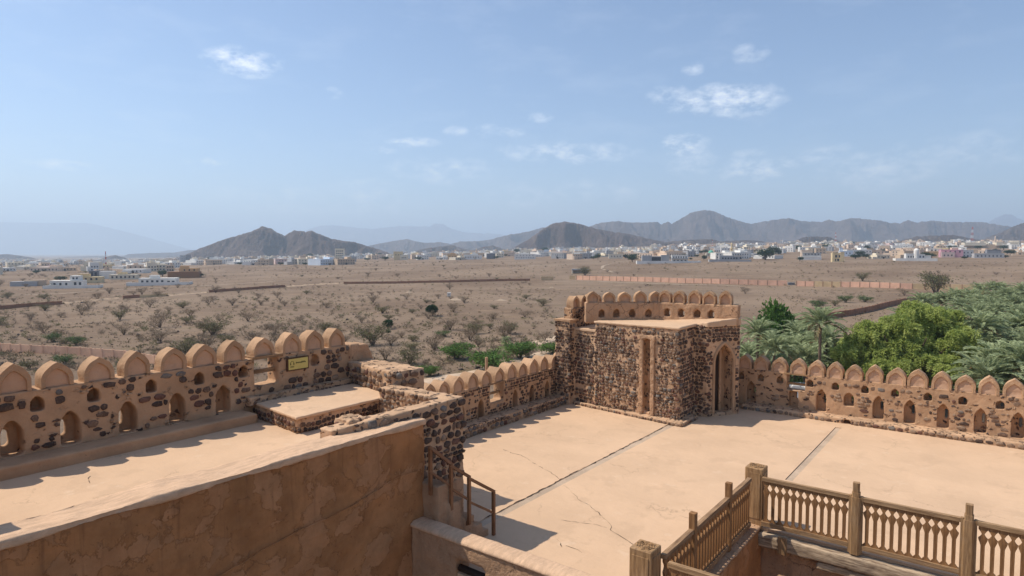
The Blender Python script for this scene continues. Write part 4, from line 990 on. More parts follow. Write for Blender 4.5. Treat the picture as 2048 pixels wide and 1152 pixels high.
# left group
big_house('villa', 'white villa with stair turret inside a long low white wall at far left', 130, 577, 60, 25, 'white', [(-.45,.5,.1,.6,0,.62,None),(.1,.38,.2,.6,0,1.0,None),(-.5,-.2,.05,.3,0,.3,None)], [(.1,-.4,.1,.25,3,1.1,1.5),(.1,.2,.48,.25,2,1.3,1.8),(.2,.15,.35,.72,2,1,1.2)], 'house', (-.62,1.0,-.05,1.9,'white'))
big_house('villa', 'long white single storey villa with central roof box inside a white wall at left', 312, 571, 72, 20, 'white', [(-.45,.5,.1,.5,0,.72,None),(-.2,.02,.2,.45,.7,1.0,None),(.2,.5,.05,.2,0,.55,None)], [(.1,-.42,.2,.28,5,1.4,1.5),(.05,.25,.48,.2,2,1.6,1.6)], 'house', (-.72,.85,-.05,2.2,'white'))
big_house('house', 'brown fortress like house with darker brown wall near the left mountain', 368, 556, 54, 24, 'brown', [(-.55,.5,.0,.6,0,.52,'brown'),(-.2,.45,.2,.6,0,.8,'orange'),(-.18,.1,.25,.5,0,1.0,'orange')], [(.2,-.1,.4,.58,3,1,1.4)], 'house')
big_house('house', 'yellow ochre two storey house behind the leftmost white villa', 176, 566, 46, 18, 'yellow', [(-.5,.5,.1,.6,0,.66,None),(-.4,.0,.2,.5,0,1.0,None)], [(.1,-.4,.4,.3,4,1.2,1.6)], 'house')
big_house('house', 'white blocky house with black openings beside the yellow ochre house', 202, 558, 42, 17, 'white', [(-.5,.5,.1,.6,0,.9,None),(-.5,-.1,.05,.3,0,1.0,'dgrey')], [(.05,-.45,-.15,.35,2,1.6,3)], 'house')
big_house('house', 'cream single storey house with arched windows at left', 245, 559, 50, 11, 'cream', [(-.5,.5,.1,.5,0,.9,None),(-.2,.1,.2,.4,.8,1.3,'yellow')], [(.1,-.45,.45,.25,6,1.2,1.6)], 'house')
big_house('house', 'unfinished grey block building with flat roof at far left', 52, 573, 56, 12, 'grey', [(-.5,.3,.1,.5,0,.8,None),(-.1,.5,.2,.5,0,1.0,'tan')], [], 'house')
big_house('apartment_block', 'tall pale apartment block standing above the town left of centre', 679, 521, 18, 24, 'cream', [(-.5,.5,.1,.8,0,1.0,None)], [(.1,-.4,.4,z,4,2.2,1.7) for z in (.15,.35,.55,.75)], 'apartments')
big_house('apartment_block', 'grey tower pair under construction at the foot of the left mountain', 370, 524, 18, 15, 'grey', [(-.5,.05,.1,.6,0,.9,None),(.15,.5,.1,.6,0,1.0,'dgrey')], [(.1,-.4,.0,z,2,1.6,1.6) for z in (.2,.45,.7)], 'apartments')
big_house('house', 'yellow cream two storey house in the centre of the town row', 800, 520, 26, 17, 'yellow', [(-.5,.2,.1,.6,0,1.0,None),(.0,.6,.0,.5,0,.6,'cream')], [(.1,-.4,.15,.55,3,1.4,1.8),(.0,.1,.5,.2,3,1.4,1.8)], 'house')
big_house('house', 'orange house with arched upper storey left of the centre minaret', 905, 518, 20, 12, 'orange', [(-.5,.5,.1,.6,0,.8,None),(-.2,.3,.2,.5,0,1.0,None)], [(.1,-.4,.4,.3,3,1.4,1.8)], 'house')
big_house('house', 'dark grey framed building right of the centre minaret', 982, 518, 18, 11, 'dgrey', [(-.5,.5,.1,.6,0,1.0,None)], [], 'house')
big_house('house', 'white two storey villa row beside the dark grey framed building', 945, 519, 36, 12, 'white', [(-.5,.1,.1,.6,0,.8,None),(-.1,.3,.2,.5,0,1.0,None),(.2,.5,.1,.5,0,.7,None)], [(.1,-.45,.4,.3,6,1.2,1.5)], 'house')
# centre and right
big_house('villa', 'white villa with many windows at the left edge of the right hand town', 1050, 519, 42, 13, 'white', [(-.5,.5,.1,.5,0,.85,None),(-.2,.2,.2,.5,0,1.0,None)], [(.1,-.45,.45,.2,8,1,1.5),(.1,-.45,.45,.55,6,1,1.2)], 'house')
big_house('villa', 'grey colonnaded villa with tall columns in the right hand town', 1312, 527, 54, 17, 'grey', [(-.5,-.15,.1,.5,0,.95,None),(-.2,.25,.2,.5,0,.85,None),(.2,.5,.1,.5,0,1.0,None)], [(.2,-.18,.22,.1,8,1.3,5.5)], 'house', (-.7,1.6,-.1,2.6,'white'))
big_house('villa', 'grey white two storey villa right of the colonnaded villa', 1360, 526, 32, 16, 'grey', [(-.5,.5,.1,.6,0,1.0,'white'),(-.5,.5,.0,.2,.5,.6,'grey')], [(.1,-.45,.45,.62,6,1.1,1.6),(.1,-.45,.45,.1,4,1.6,2.2)], 'house')
big_house('house', 'beige block house with square stair tower behind the dark green trees', 1232, 517, 28, 13, 'cream', [(-.5,.5,.1,.5,0,.7,None),(.1,.5,.2,.5,0,1.0,'tan')], [(.1,-.4,.4,.25,4,1.1,1.5)], 'house')
big_house('house', 'light grey house with white base wall beside the dark green town trees', 1460, 523, 40, 12, 'grey', [(-.5,.2,.1,.5,0,1.0,None),(-.1,.5,.2,.5,0,.8,None)], [(.1,-.4,.4,.4,6,1.4,1.6)], 'house', (-1.0,1.0,-.1,2.0,'grey'))
big_house('villa', 'pale peach two storey villa with long white base at right', 1620, 520, 42, 20, 'peach', [(-.3,.5,.1,.5,0,.72,'grey'),(-.35,.1,.2,.5,0,1.0,'peach'),(-.5,.5,.0,.1,0,.34,'white')], [(.1,-.25,.45,.5,5,1.1,1.4)], 'house')
big_house('house', 'yellow ochre house with arched balcony beside the pale peach villa', 1678, 524, 24, 20, 'yellow', [(-.5,.4,.1,.7,0,.9,None),(-.5,-.3,.05,.3,0,1.0,None),(.1,.4,.05,.3,0,1.0,None)], [(.1,-.35,.2,.45,2,1.8,2.2),(.1,-.4,.3,.1,3,1.6,2)], 'house')
big_house('house', 'blue white house with roof turret between ochre houses', 1693, 513, 24, 18, 'blue', [(-.5,.5,.1,.6,0,.62,None),(-.5,-.25,.2,.4,0,1.0,None)], [(.1,-.4,.4,.3,3,1.1,1.5)], 'house')
big_house('villa', 'bright white villa with round stair turret and dome inside a white wall at right', 1833, 522, 44, 22, 'white', [(-.4,.0,.1,.5,0,.68,None),(.0,.35,.1,.5,0,.62,None),(.35,.6,.15,.5,0,.5,None)], [(.1,-.35,-.05,.3,3,1,1.8),(.1,.1,.35,.3,2,1,1.8),(.1,-.35,.0,.05,3,1,1.2)], 'house', (-.85,.8,-.1,2.6,'white'))
big_house('house', 'pink two storey house with rose trim right of the white domed villa', 1905, 515, 38, 20, 'rose', [(-.5,.5,.1,.6,0,.8,None),(-.5,.1,.0,.3,0,.55,'pink'),(.0,.3,.2,.5,0,1.0,'peach')], [(.1,-.4,.45,.5,4,1.4,1.6),(.0,-.45,.05,.15,3,1.3,1.6)], 'house')
big_house('house', 'unfinished grey concrete house at the right end of the front row', 1980, 516, 50, 17, 'grey', [(-.5,.5,.1,.5,0,.55,None),(-.05,.4,.2,.5,0,1.0,'dgrey')], [(.1,-.45,.45,.15,7,1.2,1.6)], 'house')
big_house('house', 'orange house with white upper floor behind the white domed villa', 1862, 511, 42, 14, 'orange', [(-.5,.5,.1,.5,0,.6,None),(-.1,.5,.2,.5,0,1.0,'white')], [(.2,.0,.45,.65,3,1.8,1.6)], 'house')
big_house('house', 'tan house with flat roofs behind the bushes right of centre town', 1748, 511, 30, 14, 'tan', [(-.5,.0,.1,.5,0,1.0,None),(-.1,.5,.2,.6,0,.8,'peach')], [(.1,-.4,.4,.3,4,1.2,1.6)], 'house')
big_house('hall', 'wide low tan hall with sloping roofs behind the right hand houses', 1985, 497, 90, 12, 'tan', [(-.5,.5,.2,.5,0,.7,None),(-.5,-.1,.1,.4,.5,1.0,'cream'),(.1,.5,.1,.4,.5,1.0,'cream')], [], 'hall')
big_house('shed', 'open shed with long pale metal roof in front of the pink wall', 1160, 547, 32, 9, 'cream', [(-.5,.5,.35,.4,0,.7,None),(-.5,-.42,.0,.4,0,.7,None),(.42,.5,.0,.4,0,.7,None),(-.52,.52,-.05,.45,.72,1.0,'grey')], [], 'shed')
big_house('utility_cabin', 'small white utility cabin standing alone on the plain', 898, 593.5, 7, 8.5, 'white', [(-.5,.5,-.3,.6,0,1.0,None)], [(-.3,-.2,.2,.4,1,.4,.6)], 'cabin')
big_house('pump_house', 'small dark guard hut in the gate gap of the pink wall', 1583, 570, 12, 6, 'dgrey', [(-.5,.5,0,.6,0,.8,None)], [], 'hut')
big_house('outbuilding', 'white crenellated outbuilding glimpsed through the openings of the right parapet', 1592, 812, 60, 44, 'white', [(-.5,.5,.1,.6,0,.95,None),(-.5,-.3,.05,.2,0,1.0,None),(-.1,.1,.05,.2,0,1.0,None),(.3,.5,.05,.2,0,1.0,None)], [], 'building')
# dome and turret for the white villa, mosque parts
def cyl(mb, cx, cy, r, z0, z1, k=12, m=0, r1=None):
    r1 = r if r1 is None else r1; n = k
    vs = [(cx+r*math.cos(2*math.pi*i/n), cy+r*math.sin(2*math.pi*i/n), z0) for i in range(n)]+[(cx+r1*math.cos(2*math.pi*i/n), cy+r1*math.sin(2*math.pi*i/n), z1) for i in range(n)]
    mb.add(vs, [tuple(reversed(range(n))), tuple(range(n, 2*n))]+[(i, (i+1) % n, n+(i+1) % n, n+i) for i in range(n)], m)
def dome(mb, cx, cy, r, z, k=14, m=0):
    for i in range(5): a0, a1 = i*math.pi/10, (i+1)*math.pi/10; cyl(mb, cx, cy, r*math.cos(a0), z+r*math.sin(a0)*1.05, z+r*math.sin(a1)*1.05, k, m, max(.02, r*math.cos(a1)))
def minaret(label, px, py, hpx, col, rpx=2.2):
    p = G(px, py); mpp = p.y/FPX; H = hpx*mpp; r = rpx*mpp
    t = bpy.data.objects.new('minaret', None); C.objects.link(t); t.location = p; t['org'] = [0, 0, 0]; tag(t, label, 'minaret')
    b = MB(); cyl(b, 0, 0, r, -2, H*.55); cyl(b, 0, 0, r*.8, H*.55, H*.85); b.build('shaft', [MW[col]], t)
    b = MB(); cyl(b, 0, 0, r*1.4, H*.53, H*.58); b.build('balcony', [MW[col]], t)
    b = MB(); dome(b, 0, 0, r*.9, H*.85); cyl(b, 0, 0, r*.15, H*.9, H, 5); b.build('cupola', [MW[col]], t)
minaret('tan minaret with balcony rising from the right hand town', 1463, 514, 30, 'yellow')
minaret('pinkish minaret beside the golden dome in the centre of the town', 953, 515, 19, 'peach', 1.4)
minaret('small pale minaret on the skyline at right beside the red and white mast', 1990, 493, 22, 'peach', 1.5)
minaret('slender white minaret in front of the centre mountain', 1112, 507, 13, 'white', .9)
def dome_house(label, px, py, wpx, hpx, col, dm):
    t, W, H = big_house('mosque', label, px, py, wpx, hpx, col, [(-.5,.5,.1,.8,0,.55,None)], [(.1,-.4,.4,.15,4,1,1.8)], 'mosque')
    b = MB(); dome(b, 0, .45*W, W*.26, H*.55); b.build('dome', [dm], t)
dome_house('cream mosque with green dome left of the tan minaret', 1423, 513, 20, 13, 'cream', M_DOM)
dome_house('small mosque with golden dome in the centre of the town', 943, 513, 10, 9, 'cream', M_GLD)
p = G(1833, 522); mpp = p.y/FPX
b = MB(); cyl(b, 0, 0, 5.5*mpp/1.0*.9, 0, 20*mpp); dome(b, 0, 0, 5.0*mpp, 20*mpp)
tt = [o for o in bpy.data.objects if o.get('label', '').startswith('bright white villa')][0]; o = b.build('round_turret', [MW['white']], tt); o.location = (.02*40*mpp, 3, 0)

M_RED = plain('mast_red', (.50, .07, .04), .6, .1); M_WHT = plain('mast_white', (.75, .75, .73), .6, .1)
def mast(label, px, py, hpx, wpx):
    p = G(px, py); mpp = p.y/FPX; H = hpx*mpp; w0 = wpx*mpp/2
    t = bpy.data.objects.new('lattice_mast', None); C.objects.link(t); t.location = p; t['org'] = [0, 0, 0]; tag(t, label, 'mast')
    n = 6
    for s in range(n):
        b = MB(); z0, z1 = H*s/n, H*(s+1)/n; a0, a1 = w0*(1-.75*s/n), w0*(1-.75*(s+1)/n); r = max(.16, .13*mpp)
        for i in range(4):
            q = math.pi/4+i*math.pi/2; q2 = q+math.pi/2
            A = (a0*math.cos(q), a0*math.sin(q), z0-.02); B_ = (a1*math.cos(q), a1*math.sin(q), z1+.02); D = (a1*math.cos(q2), a1*math.sin(q2), z1); E_ = (a0*math.cos(q2), a0*math.sin(q2), z0)
            b.tube([A, B_], r, r, 4); b.tube([A, D], r*.6, r*.6, 3); b.tube([E_, B_], r*.6, r*.6, 3); b.tube([B_, D], r*.6, r*.6, 3)
        b.build('lattice_section', [M_RED if s % 2 else M_WHT], t)
mast('tall red and white lattice mast on the hill in front of the highest mountain', 1441, 481, 27, 4)
mast('red and white lattice mast at the left end of the far right town', 1671, 486, 21, 4.5)
mast('stout red and white lattice mast on the right skyline', 1944, 488, 34, 7)
mast('red and white lattice mast at left in front of the low far hills', 212, 535, 32, 3)
mast('thin lattice mast before the small dark hills in the centre', 862, 512, 16, 3)
mast('second thin lattice mast beside the centre minaret', 968, 512, 18, 3)
mast('thin lattice mast before the centre mountain', 1239, 500, 14, 2.5)
mast('thin mast at the foot of the far right range', 1765, 482, 18, 2)
mast('thin mast just right of the highest mountain foot', 1425, 495, 15, 2.5)

# filler houses of the town
cols = ['white']*15+['cream']*9+['tan']*5+['peach']*5+['grey']*3+['pink', 'yellow', 'blue']
def rows(px):
    if px < 350: return (524, 556)
    if px < 700: return (515, 531)
    if px < 1000: return (510, 520)
    if px < 1300: return (503, 519)
    if px < 1560: return (496, 520)
    return (488, 518)
protos = {}
cnt = 0; tries = 0
townhs = {'left town': (350, 700), 'far left town': (-40, 350), 'middle town': (700, 1000), 'centre right town': (1000, 1300), 'right hand town': (1300, 2090)}
quota = [(-40, 350, 62), (350, 700, 62), (700, 1000, 42), (1000, 1300, 52), (1300, 1560, 30), (1560, 2090, 52)]
for lo_, hi_, q in quota:
    k = 0; tries = 0
    while k < q and tries < 1500:
        tries += 1; px = random.uniform(lo_, hi_); a_, b_ = rows(px); py = b_-(b_-a_)*random.random()**(.8 if px > 350 else .6)
        if lo_ == -40 and py > 540 and random.random() < .6: continue
        if any(abs(px-h[0]) < h[2]*.5+3 and abs(py-h[1]) < 2.2 for h in HL): continue
        p = G(px, py)
        if p.y > 2500 or any(abs(px-h[0]) < h[2]*.6 and 0 < py-h[1] < 14 for h in HL[:36]): continue
        wd = random.choice([9, 11, 13, 16, 20])*(1.0 if p.y < 700 else 1.5); ht = random.choice([4.2, 7.5, 7.8, 8.2]) if px > 350 else random.choice([4, 4.5, 7.2])
        col = random.choice(cols); kd = random.randrange(4)
        key = (kd, int(wd/3), int(ht), col)
        if key not in protos: protos[key] = house_mesh(kd, wd, wd*.8, ht, MW[col])
        o = link('town_house', protos[key], None, p, -math.atan2(p.x, p.y)+random.choice([-.5, -.2, .15, .4, .7]))
        zone = [n for n, (u, v) in townhs.items() if u <= px < v][0]
        cw = {'dgrey': 'dark grey'}.get(col, col)
        tag(o, f'small distant {cw} flat roofed house in the {zone}', 'house', f'{cw} houses in the {zone}')
        HL.append((px, py, wd/(p.y/FPX)*.6)); k += 1

b = MB(); mats_ = [MW[k] for k in ('white', 'cream', 'peach', 'tan', 'grey')]+[M_WIN]
k = 0
for _ in range(9000):
    if k >= 520: break
    px = random.uniform(-30, 2080); a_, b_ = rows(px); py = a_-3+(b_-a_)*random.random()**1.5*.7
    p = G(px, py)
    if not 650 < p.y < 4500 or any(abs(px-h[0]) < h[2]*.6+3 and 0 < py-h[1] < 16 for h in HL[:36]): continue
    u = random.uniform(-.4, .4)-math.atan2(p.x, p.y); w_ = random.uniform(7, 17)*(1 if p.y < 1500 else 1.4); h_ = random.choice([4, 7, 7.5, 8, 10]); c_, s_ = math.cos(u), math.sin(u); mi = random.choice([0]*6+[1]*5+[2, 2, 2, 3, 3, 4])
    def bx(x0, x1, y0, y1, z0, z1, m_):
        b.extr([(p.x+x*c_-y*s_, p.y+x*s_+y*c_) for x, y in ((x0, y0), (x1, y0), (x1, y1), (x0, y1))], p.z+z0, p.z+z1, m_)
    bx(-w_/2, w_/2, 0, w_*.8, -3, h_, mi)
    if random.random() < .6: q_ = random.uniform(-.3, .1)*w_; bx(q_, q_+w_*.28, w_*.2, w_*.6, h_-.1, h_+random.uniform(1.5, 3.2), mi)
    if random.random() < .4: bx(-w_*.75, -w_*.4, w_*.1, w_*.6, -3, h_*.55, mi)
    for f_ in range(int(h_/3.4)):
        for q_ in range(3): x_ = w_*(-.35+.3*q_); bx(x_, x_+1.4, -.1, .2, f_*3.3+1, f_*3.3+2.5, 5)
    k += 1
o = b.build('distant_town', mats_); tag(o, 'mass of tiny pale houses filling the far side of the town', 'town', kind='stuff')
# ------------------------------------------------------------------ vegetation
def leaf_mat(name, cols, rough=.75, tl=.25):
    a = Mat(name, rough, .2); oi = a.new('ShaderNodeObjectInfo')
    c = a.ramp(a.noise(.9, 4, .6), [(.3, cols[0]), (.5, cols[1]), (.7, cols[2])])
    c = a.mix(a.math('MULTIPLY', oi.outputs['Random'], .35), c, lin(cols[0]))
    a.p.inputs['Subsurface Weight'].default_value = 0
    tr = a.new('ShaderNodeBsdfTranslucent'); a.put(tr.inputs[0], c); mx = a.new('ShaderNodeMixShader'); mx.inputs[0].default_value = tl
    out = a.n['Material Output']; a.t.links.new(a.p.outputs[0], mx.inputs[1]); a.t.links.new(tr.outputs[0], mx.inputs[2]); a.t.links.new(mx.outputs[0], out.inputs[0])
    return a.done(c)
M_DRY = leaf_mat('dry_thorn_twigs', [(.16, .115, .075, 1), (.215, .16, .105, 1), (.28, .215, .14, 1)], .9, .1)
M_OLV = leaf_mat('olive_acacia_leaves', [(.105, .105, .042, 1), (.155, .15, .062, 1), (.21, .195, .085, 1)])
M_GRN = leaf_mat('green_bush_leaves', [(.06, .10, .03, 1), (.10, .165, .05, 1), (.15, .22, .07, 1)])
M_LSH = leaf_mat('lush_green_leaves', [(.07, .14, .03, 1), (.13, .23, .045, 1), (.20, .30, .07, 1)])
M_DGR = leaf_mat('dark_tree_leaves', [(.012, .035, .010, 1), (.025, .06, .018, 1), (.04, .085, .028, 1)])
M_PRO = leaf_mat('bright_feathery_leaves', [(.26, .32, .08, 1), (.42, .48, .125, 1), (.58, .60, .21, 1)], .8, .5)
M_BRT = leaf_mat('fresh_green_leaves', [(.06, .125, .022, 1), (.10, .19, .036, 1), (.16, .26, .055, 1)], .7, .35)
M_PLM = leaf_mat('palm_fronds', [(.23, .27, .14, 1), (.37, .42, .22, 1), (.52, .56, .33, 1)], .85, .35)
M_PDR = leaf_mat('dry_palm_fronds', [(.17, .125, .06, 1), (.23, .18, .09, 1), (.28, .22, .12, 1)], .9, .1)
M_BRK = plain('bark', (.16, .11, .075), .95, .3, 4)
def slivers(P, D, L, W):
    """thin pointed twigs/leaves: base P, direction D, length L, width W -> diamond quads"""
    P = np.asarray(P); D = np.asarray(D); D /= np.linalg.norm(D, axis=1, keepdims=True)+1e-9
    rnd = rng.normal(size=P.shape); S = np.cross(D, rnd); S /= np.linalg.norm(S, axis=1, keepdims=True)+1e-9
    L = np.asarray(L).reshape(-1, 1); W = np.asarray(W).reshape(-1, 1)
    Q = np.stack([P, P+D*L*.45+S*W, P+D*L, P+D*L*.45-S*W], 1).reshape(-1, 3)
    return Q, np.arange(len(Q)).reshape(-1, 4)
def thorn_bush(w=3.0, h=2.2, n=420, leaf=0.0, mats=None, flat=.6, tw=.02):
    """umbrella-shaped shrub: limbs fan out from one foot, ending in fine twigs"""
    b = MB(); tips = []
    nl = random.randint(7, 10)
    for i in range(nl):
        a = 2*math.pi*i/nl+random.uniform(-.3, .3); rr = w/2*random.uniform(.45, .9); zt = h*random.uniform(.55, .95)
        p0 = Vector((0, 0, -.2)); p1 = Vector((math.cos(a)*rr*.35, math.sin(a)*rr*.35, zt*.5)); p2 = Vector((math.cos(a)*rr, math.sin(a)*rr, zt))
        b.tube([p0, p1, p2], .055*w/3, .012, 4, 0); tips += [(p1, .5), (p1.lerp(p2, .5), .8), (p2, 1)]
        for k in range(2):
            q = p1.lerp(p2, random.uniform(.1, .7)); e = q+Vector((random.uniform(-1, 1)*w*.2, random.uniform(-1, 1)*w*.2, h*random.uniform(.1, .35)))
            b.tube([q, e], .02, .008, 3, 0); tips.append((e, 1))
    T = np.array([tuple(t[0]) for t in tips]); idx = rng.integers(0, len(T), n)
    P = T[idx]+rng.normal(scale=(w*.085, w*.085, h*.07), size=(n, 3)); P[:, 2] = np.clip(P[:, 2], .15, h)
    D = P*np.array([1, 1, .3])+rng.normal(scale=.5*w/3, size=(n, 3))+np.array([0, 0, .45])
    Q, F = slivers(P, D, rng.uniform(.25, .6, n)*w/3, np.full(n, tw))
    me0 = b.mesh('thorn_bush', [M_BRK]); V0 = np.array([v.co[:] for v in me0.vertices]); F0 = [list(p.vertices) for p in me0.polygons]; bpy.data.meshes.remove(me0)
    V = np.vstack([V0, Q]); faces = F0+[[int(x)+len(V0) for x in f] for f in F]; mi = [0]*len(F0)+[1]*len(F)
    if leaf:
        m = int(n*leaf); P2 = T[rng.integers(0, len(T), m)]+rng.normal(scale=(w*.10, w*.10, h*.06), size=(m, 3))
        Q2, F2 = slivers(P2, rng.normal(size=(m, 3))*[1, 1, .4], rng.uniform(.10, .22, m)*w/3, rng.uniform(.035, .06, m)*w/3)
        faces += [[int(x)+len(V) for x in f] for f in F2]; V = np.vstack([V, Q2]); mi += [2]*len(F2)
    me = bpy.data.meshes.new('thorn_bush'); me.from_pydata(V.tolist(), [], faces)
    for m_ in (M_BRK, M_DRY, (mats or M_OLV)): me.materials.append(m_)
    me.polygons.foreach_set('material_index', mi); me.update(); return me
DRY = [thorn_bush(3.0, 2.0, 520, 0, tw=.022) for _ in range(5)]
OLV = [thorn_bush(3.2, 1.9, 380, 2.2, M_OLV, tw=.02) for _ in range(3)]
GRN = [thorn_bush(3.2, 1.9, 260, 5.5, M_GRN) for _ in range(3)]
LUSH = [thorn_bush(3.2, 1.7, 240, 15, M_LSH, tw=.03) for _ in range(3)]
def put(meshes, px, py, wpx, name, label, cat, group=None, zs=1.0):
    p = G(px, py); s = wpx*(p.y/FPX)/3.0; o = link(name, random.choice(meshes), None, p, random.uniform(0, 6.28)); o.scale = (s, s, s*zs*random.uniform(.62, .95))
    tag(o, label, cat, group); return o
# single bushes that can be pointed at
S = [(820,728,50,OLV,'olive acacia shrub right of the platform wall top'),(913,718,60,LUSH,'round green shrub beyond the middle parapet'),(1020,668,42,OLV,'olive green shrub left of the tower on the plain'),
     (745,690,64,OLV,'wide pale thorn tree beside the right end of the left parapet'),(152,690,34,GRN,'bright green acacia beyond the salmon wall at left'),(105,684,36,GRN,'low green acacia patch left of the bright one'),
     (130,728,46,GRN,'spreading green acacia inside the salmon wall'),(58,738,34,OLV,'grey olive thorn bush in front of the salmon wall at left'),(860,752,40,LUSH,'dusty green shrub just outside the stepped wall'),
     (975,741,84,LUSH,'dark green prostrate bush behind the middle parapet'),(1040,717,66,LUSH,'dark green bush left of the tower foot'),(1106,708,52,LUSH,'green bush touching the left side of the tower'),
     (425,670,60,OLV,'olive thorn tree above the sixth merlon of the left parapet'),(280,640,0,None,None),(320,655,42,DRY,'dense brown thorn bush at left centre of the plain'),(240,640,32,OLV,'rounded olive bush in the left plain'),
     (1691,605,30,GRN,'low green bush at the grove wall'),(1635,617,34,GRN,'green bush leaning over the grove wall'),(1730,604,30,GRN,'flat green acacia beyond the grove wall'),(1670,612,22,OLV,'small olive acacia left of the flat green one'),
     (1872,588,62,OLV,'large flat topped acacia in front of the pink wall at right'),(1866,572,40,GRN,'low green bush behind the pink wall'),(1725,562,28,OLV,'yellowish acacia behind the pink and tan wall'),(1645,611,26,DRY,'sparse brown thorn bush near the grove wall'),
     (1170,551,26,OLV,'olive bush beside the open shed'),(780,655,0,None,None),(950,668,40,OLV,'pale olive bush in the middle of the plain'),(900,660,34,DRY,'pale brown bush near the middle of the plain'),
     (690,715,40,DRY,'dry bush hidden behind the broken parapet end')]
for px, py, wpx, ms_, lb in S:
    if ms_: put(ms_, px, py, wpx, 'desert_shrub', lb, 'shrub', None, 1.1 if ms_ is not GRN else .9)
# the scattered thorn bushes
from math import exp
n = 0; tries = 0; placed = []
while n < 270 and tries < 20000:
    tries += 1; px = random.uniform(-30, 2080); py = 524+(760-524)*random.random()**1.75
    if px > 1480 and py > 600: continue
    if px < 720 and py > 735: continue
    if 1115 < px < 1480 and py > 580: continue
    if px > 700 and px < 1130 and py > 745: continue
    if px < 360 and 690 < py < 735: continue
    dens = mn.noise(Vector((px/160, py/30, 2)))+.5*mn.noise(Vector((px/50, py/12, 5)))
    base = 1.0 if px < 1050 else .45
    if 555 < py < 595 and px > 250: base *= .55
    if random.random() > base*(.75+dens*.8): continue
    wpx = (py-505)*.22*random.uniform(.5, 1.25)
    if any(abs(px-a)*1.0 < (wpx+c_)*.38 and abs(py-b_) < (wpx+c_)*.16 for a, b_, c_ in placed): continue
    placed.append((px, py, wpx)); t = random.random()
    if t < .74: put(DRY, px, py, wpx, 'thorn_bush', 'leafless brown thorn bush scattered on the stony plain', 'bush', 'leafless brown thorn bushes on the plain')
    elif t < .95: put(OLV, px, py, wpx, 'acacia_bush', 'small olive leaved acacia bush on the stony plain', 'bush', 'olive acacia bushes on the plain', .9)
    else: put(GRN, px, py, wpx*.8, 'green_bush', 'small green bush on the stony plain', 'bush', 'green bushes on the plain', .8)
    n += 1
# uncountable low scrub, stones and grass tufts
V = []; F = []; Vs = []; Fs = []; Vg = []; Fg = []
rocks = []
for i in range(3600):
    px = random.uniform(-30, 2080); py = 530+(770-530)*random.random()**1.1; p = G(px, py)
    if p.y < 55: continue
    s = random.uniform(.10, .34)*(1 if random.random() < .93 else 2.1); b0 = len(Vs)
    q = rng.normal(size=(6, 3)); q /= np.linalg.norm(q, axis=1, keepdims=True)
    ax = np.array([[1,0,0],[-1,0,0],[0,1,0],[0,-1,0],[0,0,.7],[0,0,-.7]])*s*rng.uniform(.6, 1.3, (6, 1))
    Vs += [(p.x+a_[0], p.y+a_[1], p.z+a_[2]+s*.25) for a_ in ax]
    Fs += [(b0+a_, b0+b_, b0+c_) for a_, b_, c_ in ((0,2,4),(2,1,4),(1,3,4),(3,0,4),(2,0,5),(1,2,5),(3,1,5),(0,3,5))]
M_STO = plain('scattered_stones', (.12, .088, .07), .95, .4, .3)
o = link('scattered_stones', from_np('scattered_stones', Vs, Fs, [M_STO])); tag(o, 'dark stones and pebbles strewn over the plain', 'stones', kind='stuff')
nsc = 5200; P = []
k = 0
while k < nsc:
    px = random.uniform(-30, 2080); py = 522+(745-522)*random.random()**1.5
    if mn.noise(Vector((px/120, py/18, 9))) < random.uniform(-.35, .35): continue
    p = G(px, py)
    if p.y < 55: continue
    m = 7; sz = random.uniform(.5, 1.1)
    for _ in range(m): P.append((p.x+random.gauss(0, sz*.35), p.y+random.gauss(0, sz*.35), p.z, sz))
    k += 1
P = np.array(P); Q, F = slivers(P[:, :3], rng.normal(size=(len(P), 3))*[1, 1, .2]+[0, 0, 1.0], P[:, 3]*rng.uniform(.4, .9, len(P)), P[:, 3]*.09)
M_SCR = leaf_mat('low_dry_scrub', [(.13, .10, .055, 1), (.20, .165, .085, 1), (.26, .22, .12, 1)], .95, .1)
o = link('low_scrub', from_np('low_scrub', Q, F, [M_SCR])); tag(o, 'low dry tufts covering the plain', 'scrub', kind='stuff')
nb = 2400; K = 44; P = []; k = 0
while k < nb:
    px = random.uniform(-30, 2080); py = 524+(758-524)*random.random()**1.5
    if px > 1480 and py > 610: continue
    if 1115 < px < 1480 and py > 580: continue
    if random.random() > (1 if px < 1100 else .4): continue
    if mn.noise(Vector((px/140, py/24, 2)))+random.uniform(-.35, .35) < -.12: continue
    p = G(px, py); P.append((p.x, p.y, p.z, random.uniform(.45, 1.25))); k += 1
P = np.array(P); Pr = np.repeat(P, K, 0); n_ = len(Pr); az = rng.uniform(0, 6.283, n_); el = rng.uniform(.15, 1.25, n_)
D = np.stack([np.cos(az)*np.cos(el), np.sin(az)*np.cos(el), np.sin(el)], 1); st_ = D*Pr[:, 3:4]*rng.uniform(0, .75, (n_, 1))
Q, F = slivers(Pr[:, :3]+st_, D+rng.normal(scale=.35, size=(n_, 3)), Pr[:, 3]*rng.uniform(.5, 1.0, n_), Pr[:, 3]*rng.uniform(.025, .06, n_))
mi = np.repeat((rng.random(nb) < .3).astype(int), K)
o = link('small_thorn_scrub', from_np('small_thorn_scrub', Q, F, [M_DRY, M_OLV], mi)); tag(o, 'small brown and olive thorn scrub dotting the plain', 'scrub', kind='stuff')
